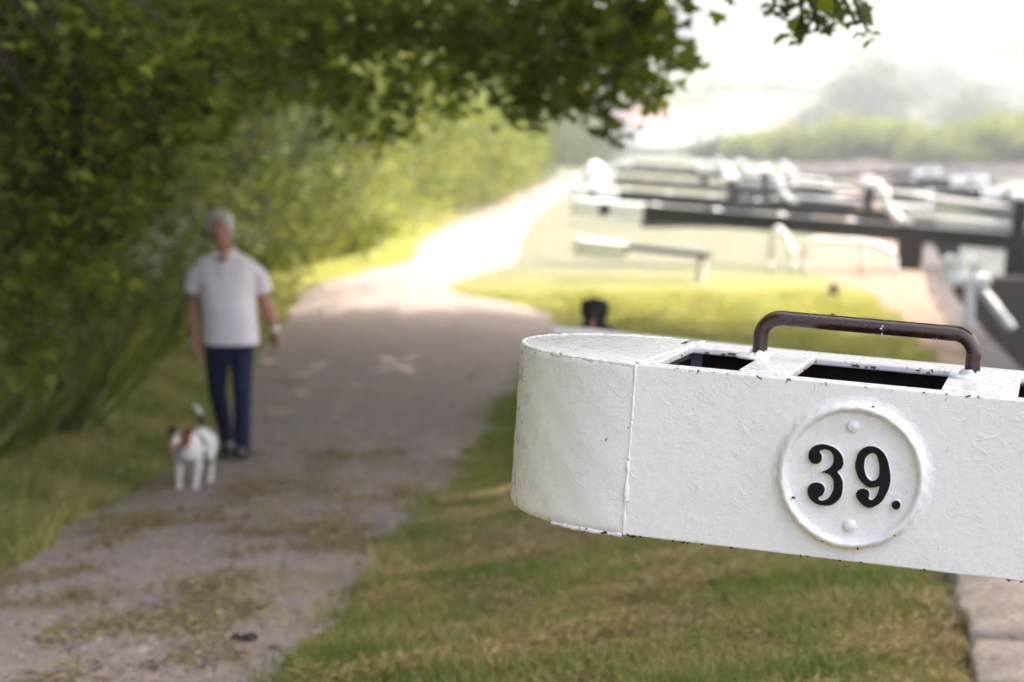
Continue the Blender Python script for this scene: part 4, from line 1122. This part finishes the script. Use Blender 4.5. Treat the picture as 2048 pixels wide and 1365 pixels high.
tag(link('hills', np_mesh('hills', np.stack([X, D, Z], -1).reshape(-1, 3), np.stack([i, i + 1, i + 1 + m, i + m], -1).reshape(-1, 4), [4] * ((n - 1) * (m - 1))), hill_mat(), smooth=True), kind='structure')
# wide field floor under everything between canal and hills
V = np.array([(-900, -60, -6.2), (1100, -60, -6.2), (1100, 330, -6.2), (-900, 330, -6.2)], float)
tag(link('field', np_mesh('field', V, [0, 1, 2, 3], [4]), M['ground']), kind='structure')
# long building with a red brown roof
M['roof'] = plain('red_clay_tile_roof', (.27, .15, .125), .8, .15, 2, .02); M['render'] = plain('whitewashed_wall', (.70, .68, .64), .8, .05, 1)
M['glass'] = NT('dark_window_glass').set((.02, .025, .03), .1)
bx, by = float(at(1215, 300, 480)[0]), 480.0; root = empty('boathouse', (bx, by, float(zr(by)) - .3)); root.rotation_euler = (0, 0, math.radians(-38))
tag(root, 'long whitewashed building with a red brown tiled roof in the haze beyond the beams', 'building')
zb = root.location.z; eave = 4.6; ridge = 9.8; L = 74; W = 18
mb = MB(); mb.box((0, L / 2, eave / 2), (W, L, eave)); mb.build('wall', M['render'], root)
bm = bmesh.new(); v = [bm.verts.new(p) for p in ((-W / 2 - .3, -.3, eave), (W / 2 + .3, -.3, eave), (W / 2 + .3, L + .3, eave), (-W / 2 - .3, L + .3, eave), (0, 3.5, ridge), (0, L - 3.5, ridge))]
for f in ((0, 1, 4), (1, 2, 5, 4), (2, 3, 5), (3, 0, 4, 5), (3, 2, 1, 0)): bm.faces.new([v[k] for k in f])
me = bpy.data.meshes.new('roof'); bm.to_mesh(me); bm.free(); link('roof', me, M['roof'], root)
for k in range(7):
    mb = MB(); mb.box((W / 2 + .01, 6 + k * 10, 2.6), (.08, 2.4, 2.0), bev=.02); wn = mb.build('window', M['glass'], root)
    mb = MB(); mb.box((-W / 2 - .01, 6 + k * 10, 2.6), (.08, 2.4, 2.0), bev=.02); mb.build('window', M['glass'], root)
mb = MB(); mb.box((0, -.02, 1.05), (1.2, .1, 2.1), bev=.02); mb.build('door', M['gate_wood'], root)

# ---------------------------------------------------------------- walking person
M['skin'] = plain('weathered_skin', (.36, .17, .115), .5, .08, 12, .002, .4)
def shirt_mat():
    t = NT('pale_lilac_cotton'); n = t.noise(7, 4, .6, .8)
    return t.set(t.ramp(n, [(.3, (.73, .65, .68)), (.7, (.80, .72, .75))]), .85, t.bump(n, .012), .2)
M['shirt'] = shirt_mat()
M['jeans'] = plain('navy_denim', (.006, .012, .040), .8, .35, 9, .006, .25)
M['hair'] = plain('silver_grey_hair', (.50, .48, .44), .6, .3, 30, .006)
M['shoe'] = plain('dark_brown_leather', (.020, .016, .013), .45, .3, 10)
man = empty('person'); MS = 1.0; md = 13.76
mp = at(465, 912, md); man.location = (float(mp[0]), md, gz(float(mp[0]), md)); man.scale = (1.0, 1.0, 1.0)
tag(man, 'grey haired person in a pale lilac polo shirt and navy jeans walking along the path', 'person')
# local axes: x right in the picture, y away from the camera, z up.  Sizes in metres, 1.70 m tall
def hand(mb, wrist, dirn, palm_n, side, curl=.35, s=1.0):
    """palm and five separate, slightly curled fingers, dirn = towards the finger tips"""
    w_ = Vector(wrist); d = Vector(dirn).normalized(); n_ = Vector(palm_n); n_ = (n_ - d * n_.dot(d)).normalized(); u = d.cross(n_) * side
    mb.capsule(w_, w_ + d * .03, .024, .027)
    for k in range(4):
        t_ = (k - 1.5) * .019
        base = w_ + d * .045 + u * t_; kn = w_ + d * (.092 - abs(k - 1.2) * .003) + u * t_ * 1.15
        mb.capsule(base, kn, .0155, .012)
        L = (.040, .045, .042, .033)[k]
        d2 = (d + n_ * curl).normalized(); j1 = kn + d2 * L; d3 = (d + n_ * curl * 2.6).normalized(); j2 = j1 + d3 * L * .62; j3 = j2 + (d + n_ * curl * 4).normalized() * L * .45
        mb.capsule(kn, j1, .0098, .0088); mb.capsule(j1, j2, .0088, .008); mb.capsule(j2, j3, .008, .0068)
    tb = w_ + d * .025 - u * .026 + n_ * .008; t1 = tb + (d * .8 - u * .65 + n_ * .3).normalized() * .042; t2 = t1 + (d - u * .15 + n_ * .25).normalized() * .032
    mb.capsule(tb, t1, .015, .011); mb.capsule(t1, t2, .011, .009)
mb = MB()
hc = Vector((-.058, -.03, 1.585))
# head: skull, face, jaw, nose, ears, brow, lips, neck
mb.ball(hc + Vector((0, .018, .022)), (.078, .094, .092)); mb.ball(hc + Vector((0, -.028, -.035)), (.060, .062, .078)); mb.ball(hc + Vector((0, -.048, -.088)), (.036, .034, .026))
mb.ball(hc + Vector((0, -.062, .018)), (.050, .024, .014)); mb.capsule(hc + Vector((0, -.082, .010)), hc + Vector((0, -.106, -.030)), .0085, .0135)
for s in (-1, 1):
    mb.ball(hc + Vector((s * .014, -.088, -.035)), (.010, .012, .008), seg=10); mb.ball(hc + Vector((s * .078, .012, -.012)), (.010, .020, .031), seg=14)
    mb.ball(hc + Vector((s * .034, -.062, -.024)), (.022, .020, .022), seg=12)
mb.ball(hc + Vector((0, -.084, -.060)), (.023, .010, .0050), seg=12); mb.ball(hc + Vector((0, -.082, -.069)), (.020, .010, .0055), seg=12)
mb.capsule(hc + Vector((.012, .02, -.06)), (-.035, .02, 1.40), .054, .062); mb.capsule((-.15, .03, 1.335), (.105, .03, 1.335), .05, .05)
mb.ball((-.034, -.078, 1.385), (.026, .022, .050))
# trunk under the clothes
mb.loft([((-.02, .02, .80), .165, .12, 2.3), ((-.02, .01, .92), .160, .125, 2.2), ((-.02, 0, 1.05), .155, .120, 2.2), ((-.02, .01, 1.22), .170, .110, 2.4), ((-.02, .02, 1.34), .150, .080, 2.4), ((-.03, .02, 1.41), .06, .055, 2)])
# arms: picture-left arm hangs and bends slightly in, picture-right arm swings out
LS, LE, LW = Vector((-.215, .02, 1.335)), Vector((-.262, .03, 1.070)), Vector((-.243, -.06, .850))
RS, RE, RW = Vector((.172, .02, 1.335)), Vector((.232, .07, 1.070)), Vector((.312, .03, .865))
for a, b, c in ((LS, LE, LW), (RS, RE, RW)):
    mb.capsule(a + Vector((-.03 if a.x > 0 else .03, 0, -.05)), b, .046, .045); mb.capsule(b, b.lerp(c, .3), .046, .049); mb.capsule(b.lerp(c, .3), c, .049, .030)
hand(mb, LW, Vector((.05, -.10, -1)), Vector((.9, -.3, 0)), 1)
hand(mb, RW, Vector((.00, -.12, -1)), Vector((-.9, -.4, 0)), -1)
# legs under the jeans, picture-left foot flat behind, picture-right foot reaching forward with lifted toe
LH, LK, LA = Vector((-.100, .03, .80)), Vector((-.100, .02, .445)), Vector((-.062, .17, .115))
RH, RK, RA = Vector((.070, .02, .80)), Vector((.092, -.13, .455)), Vector((.096, -.19, .11))
for a, b, c in ((LH, LK, LA), (RH, RK, RA)):
    mb.capsule(a, b, .080, .052); mb.capsule(b, b.lerp(c, .35), .052, .054); mb.capsule(b.lerp(c, .35), c, .054, .036)
body = mb.fused('body', M['skin'], man, .0062, 4, .5)
# eyes
for s in (-1, 1):
    mb = MB(); mb.ball((0, 0, 0), (.0125, .009, .0075), seg=14); e = mb.build('eye', plain('eye_white', (.5, .48, .45), .3), body, True); e.location = hc + Vector((s * .031, -.076, .000))
    mb = MB(); mb.ball((0, -.0075, 0), (.0052, .0032, .0052), seg=10); mb.build('iris', M['shoe'], e, True) if False else mb.bm.free()
# hair: short, swept, silver
mb = MB()
mb.ball(hc + Vector((0, .030, .040)), (.088, .098, .084)); mb.ball(hc + Vector((.01, -.035, .088)), (.066, .042, .034)); mb.ball(hc + Vector((0, .065, -.02)), (.074, .055, .075))
for s in (-1, 1): mb.ball(hc + Vector((s * .072, .022, .015)), (.022, .050, .056))
rn = random.Random(4)
for k in range(60):
    a = rn.uniform(0, 6.28); e = rn.uniform(.15, 1.4)
    p_ = hc + Vector((math.cos(a) * math.cos(e) * .084, .03 + math.sin(a) * math.cos(e) * .094, .042 + math.sin(e) * .086))
    if p_.y < hc.y - .055 and p_.z < hc.z + .07: continue
    mb.capsule(p_, p_ + Vector((rn.uniform(-.02, .02), rn.uniform(-.025, .01), rn.uniform(-.012, .006))), .013, .006, 8)
mb.fused('hair', M['hair'], man, .005, 2)
# polo shirt
mb = MB()
mb.loft([((.000, .01, .785), .198, .148, 2.3), ((-.000, .01, .84), .197, .150, 2.3), ((-.003, .00, .93), .190, .152, 2.3), ((-.008, -.005, 1.03), .186, .152, 2.3), ((-.015, .00, 1.13), .190, .142, 2.3), ((-.022, .01, 1.22), .202, .130, 2.5), ((-.024, .02, 1.30), .208, .112, 2.6), ((-.026, .02, 1.355), .200, .094, 2.4), ((-.030, .02, 1.395), .150, .082, 2.1), ((-.035, .02, 1.43), .080, .068, 2)], 40)
for a, b, o in ((LS, LE, -.01), (RS, RE, .01)):
    mb.capsule(a + Vector((-o * 4, 0, -.035)), a.lerp(b, .34), .070, .071); e1 = a.lerp(b, .30); e2 = a.lerp(b, .72) + Vector((o, 0, 0))
    mb.tube([e1, e2, e2 + (e2 - e1) * .02], [.068, .066, .066], 20)
sh = mb.fused('polo_shirt', M['shirt'], man, .0065, 3)
# collar and placket with buttons
mb = MB()
for s in (-1, 1):
    pts = [Vector((-.036, .085, 1.445)), Vector((-.036 + s * .055, .06, 1.445)), Vector((-.036 + s * .074, .01, 1.432)), Vector((-.036 + s * .058, -.045, 1.412)), Vector((-.036 + s * .030, -.078, 1.375))]
    mb.tube(pts, [.014, .015, .016, .018, .012], 10)
mb.box((-.034, -.098, 1.315), (.032, .012, .12), Matrix.Rotation(-.22, 3, 'X'), .004)
col_ = mb.build('collar', M['shirt'], sh, True)
# jeans
mb = MB()
mb.loft([((-.02, .02, .66), .150, .115, 2.2), ((-.02, .02, .74), .168, .125, 2.3), ((-.012, .01, .84), .172, .130, 2.3), ((-.01, .01, .90), .165, .125, 2.3)])
for a, b, c in ((LH, LK, LA), (RH, RK, RA)):
    mb.capsule(a + Vector((0, 0, .0)), a.lerp(b, .4), .094, .084); mb.capsule(a.lerp(b, .4), b, .084, .066); mb.capsule(b, b.lerp(c, .4), .066, .062); mb.tube([b.lerp(c, .4), b.lerp(c, .9), c + Vector((0, 0, -.03)), c + Vector((0, 0, -.045))], [.062, .056, .057, .057], 20)
mb.fused('jeans', M['jeans'], man, .0075, 3)
# shoes
for a, lift, yw in ((LA, 0.0, .12), (RA, .22, -.08)):
    mb = MB(); mb.capsule((0, .055, .046), (0, -.05, .042), .040, .042); mb.capsule((0, -.05, .040), (0, -.165, .033), .044, .036); mb.capsule((0, .05, .06), (0, .03, .105), .042, .043)
    s_ = mb.fused('shoe', M['shoe'], man, .006, 3); s_.location = (a.x, a.y - .0, a.z - .10 + .0); s_.rotation_euler = (-lift, 0, yw)
    mb = MB(); mb.box((0, -.055, .010), (.088, .285, .020), bev=.009); so_ = mb.build('sole', plain('worn_rubber', (.06, .05, .045), .9), s_, True)
# watch
wm = RW.lerp(RE, .10); dv = (RE - RW).normalized()
mb = MB(); mb.tube([wm - dv * .011, wm + dv * .011], [.0325, .0335], 20); mb.ball(wm + Vector((0, -.032, 0)), (.019, .006, .019), seg=14); mb.build('wristwatch', NT('polished_steel').set((.75, .75, .75), .2, metal=.9), man, True)

# ---------------------------------------------------------------- dogs
def attr_mat(name, rough=.8):
    t = NT(name); n = t.N('ShaderNodeAttribute'); n.attribute_name = 'coat'
    fur = t.noise(60, 4, .7); mulc = t.ramp(fur, [(.3, .8), (.7, 1.1)])
    x = t.N('ShaderNodeMix', _data_type='RGBA', _blend_type='MULTIPLY'); x.inputs[0].default_value = 1; t.L(n.outputs['Color'], x.inputs[6]); t.L(mulc, x.inputs[7])
    return t.set(x.outputs[2], rough, t.bump(fur, .006), .25)
def dog(name, label, loc, rz, S_, coat, mat, head_turn=(0, 0, 0), stance=None, tail_up=True, ears='fold', bulk=1.0, tongue=True, voxel=.006, up=0.0):
    """body faces -y (towards the camera) before rz. S_: withers height in metres"""
    root = empty(name, loc, rz); tag(root, label, 'dog')
    k = S_ / .34; mb = MB()
    def V_(x, y, z): return Vector((x * bulk, y, z)) * k
    # trunk: deep chest narrowing to the belly, rump
    for (y, z, rx, rz_, ry) in ((-.11, .245, .072, .088, .075), (-.05, .240, .074, .088, .08), (.03, .247, .066, .074, .08), (.11, .258, .060, .062, .08), (.18, .265, .062, .066, .07)):
        mb.ball(V_(0, y, z), (rx * k * bulk, ry * k, rz_ * k))
    mb.ball(V_(0, -.165, .235), (.050 * k * bulk, .04 * k, .060 * k))
    st_ = stance or {'fl': -.03, 'fr': .02, 'bl': .03, 'br': -.03}
    for s, key in ((-1, 'fl'), (1, 'fr')):
        f = st_[key]
        mb.capsule(V_(s * .050, -.115, .215), V_(s * .056, -.105 + f * .3, .140), .040 * k, .027 * k); mb.capsule(V_(s * .056, -.105 + f * .3, .140), V_(s * .052, -.115 + f * .8, .055), .025 * k, .0175 * k)
        mb.capsule(V_(s * .052, -.115 + f * .8, .055), V_(s * .052, -.12 + f, .018), .0175 * k, .017 * k); mb.capsule(V_(s * .052, -.115 + f, .013), V_(s * .052, -.145 + f, .012), .018 * k, .0155 * k)
    for s, key in ((-1, 'bl'), (1, 'br')):
        f = st_[key]
        mb.capsule(V_(s * .045, .185, .245), V_(s * .056, .150 + f * .3, .165), .052 * k, .036 * k); mb.capsule(V_(s * .056, .150 + f * .3, .165), V_(s * .054, .215 + f * .7, .098), .031 * k, .0185 * k)
        mb.capsule(V_(s * .054, .215 + f * .7, .098), V_(s * .054, .195 + f, .018), .0165 * k, .016 * k); mb.capsule(V_(s * .054, .195 + f, .013), V_(s * .054, .162 + f, .012), .018 * k, .0155 * k)
    # neck and head
    hd = V_(0, -.245 + up * .6, .335 + up); mb.capsule(V_(0, -.145, .265), hd + V_(0, .03, -.025), .060 * k, .047 * k)
    R3 = Matrix.Rotation(head_turn[2], 3, 'Z') @ Matrix.Rotation(head_turn[0], 3, 'X')
    def H(x, y, z): return hd + R3 @ (Vector((x, y, z)) * k)
    mb.ball(H(0, 0, 0), (.050 * k, .052 * k, .046 * k)); mb.ball(H(0, -.035, -.008), (.038 * k, .035 * k, .034 * k))
    mb.capsule(H(0, -.04, -.018), H(0, -.088, -.024), .0285 * k, .020 * k); mb.capsule(H(0, -.045, -.034), H(0, -.078, -.040), .018 * k, .013 * k)
    for s in (-1, 1): mb.ball(H(s * .025, -.022, .022), (.016 * k, .014 * k, .012 * k))
    tl = V_(0, .235, .300)
    if tail_up:
        P = [V_(0, .215, .285), V_(-.010, .250, .330), V_(-.022, .262, .380), V_(-.040, .255, .425), V_(-.058, .240, .458)]
    else: P = [V_(0, .22, .28), V_(0, .28, .25), V_(.01, .32, .18), V_(.01, .33, .12)]
    for a, b, ra, rb in zip(P[:-1], P[1:], (.018, .015, .014, .015), (.015, .014, .015, .008)): mb.capsule(a, b, ra * k, rb * k, 10)
    body_ = mb.fused('body', mat, root, voxel * k, 3)
    me = body_.data; ca = me.color_attributes.new('coat', 'FLOAT_COLOR', 'POINT')
    co = np.empty(len(me.vertices) * 3, np.float32); me.vertices.foreach_get('co', co); co = co.reshape(-1, 3) / k
    R3i = np.array(R3.inverted()); hl = (co - np.array(hd) / k) @ R3i.T
    c4 = np.ones((len(co), 4), np.float32); c4[:, :3] = coat(co, hl); ca.data.foreach_set('color', c4.ravel())
    # ears
    for s in (-1, 1):
        mb = MB(); a = H(s * .038, .004, .036 if ears == 'fold' else .022)
        if ears == 'fold':
            b = H(s * .062, -.006, .052); c = H(s * .070, -.022, .022); e = H(s * .064, -.030, -.006)
            mb.capsule(a, b, .015 * k, .017 * k, 10); mb.capsule(b, c, .017 * k, .015 * k, 10); mb.capsule(c, e, .015 * k, .005 * k, 10)
        else:
            b = H(s * .046, .004, .006); c = H(s * .050, -.004, -.035)
            mb.capsule(a, b, .018 * k, .022 * k, 10); mb.capsule(b, c, .022 * k, .012 * k, 10)
        ec = coat(None, 'ear'); ec = ec[0] if s < 0 else ec[1]
        mb.fused('ear', plain('ear_fur', ec, .8, .2, 30), root, .0045 * k, 2)
    mb = MB(); mb.ball(H(0, -.106, -.014), (.0125 * k, .009 * k, .010 * k), seg=12); mb.build('nose', M['shoe'], root, True)
    for s in (-1, 1):
        mb = MB(); mb.ball(H(s * .023, -.052, .014), .0075 * k, seg=12); mb.build('eye', NT('dark_eye').set((.01, .006, .004), .1), root, True)
    if tongue:
        mb = MB(); mb.capsule(H(0, -.078, -.036), H(.002, -.094, -.050), .0105 * k, .011 * k, 10); mb.capsule(H(.002, -.094, -.050), H(.003, -.097, -.078), .011 * k, .009 * k, 10)
        mb.build('tongue', plain('pink_tongue', (.45, .14, .15), .35, .1, 20), root, True)
    return root
def coat_jrt(co, hl):
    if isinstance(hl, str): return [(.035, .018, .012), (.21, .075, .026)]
    W_ = np.array((.66, .63, .60)); c = np.tile(W_, (len(co), 1))
    # brown mask on each side of the face with a white blaze, black saddle spot, black tail with white tip
    face = (np.abs(hl[:, 0]) > .009) & (np.linalg.norm(hl - np.array((0, -.005, .008)), axis=1) < .075) & (hl[:, 1] > -.06)
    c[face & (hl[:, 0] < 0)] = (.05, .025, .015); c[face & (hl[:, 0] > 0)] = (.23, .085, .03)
    spot = ((co[:, 0] - .06) / .03) ** 2 + ((co[:, 1] - .02) / .045) ** 2 + ((co[:, 2] - .285) / .05) ** 2 < 1; c[spot] = (.02, .018, .018)
    tail = (co[:, 1] > .19) & (co[:, 2] > .315); c[tail & (co[:, 2] < .395)] = (.02, .018, .018)
    return c
def coat_black(co, hl):
    if isinstance(hl, str): return [(.012, .011, .012), (.012, .011, .012)]
    return np.tile(np.array((.014, .013, .014)), (len(co), 1))
M['coat'] = attr_mat('short_dog_coat')
dp = at(388, 986, 11.75); dx = float(dp[0])
dog('dog', 'small white terrier with brown ears and raised black and white tail trotting on the path', (dx, 11.75, gz(dx, 11.75) + .002), math.radians(-7), .34, coat_jrt, M['coat'], (-.15, 0, math.radians(-14)), {'fl': -.015, 'fr': -.03, 'bl': .02, 'br': -.02}, True, 'fold', 1.0)
bx_ = float(at(1168, 640, 15.8)[0])
dog('dog', 'black dog with pink tongue, only its head showing over the numbered beam', (bx_ + .10, 16.1, gz(bx_, 16.1) + .002), math.radians(-3), .60, coat_black, M['coat'], (.05, 0, math.radians(-8)), None, False, 'drop', 1.15, up=.078)
dg_ = bpy.data.objects['dog.001']

# ---------------------------------------------------------------- sky haze: air of even density round the whole scene
HZ = bpy.data.materials.new('haze_air'); HZ.use_nodes = True; t = HZ.node_tree; t.nodes.remove(t.nodes['Principled BSDF'])
pv = t.nodes.new('ShaderNodeVolumePrincipled'); pv.inputs['Color'].default_value = (.56, .585, .62, 1); pv.inputs['Density'].default_value = .0014; pv.inputs['Anisotropy'].default_value = .15
t.links.new(pv.outputs[0], t.nodes['Material Output'].inputs['Volume'])
try: HZ.cycles.homogeneous_volume = True
except Exception: pass
mb = MB(); mb.box((150, 1390, 186), (2900, 2960, 388)); o = mb.build('haze', HZ); tag(o, kind='stuff')
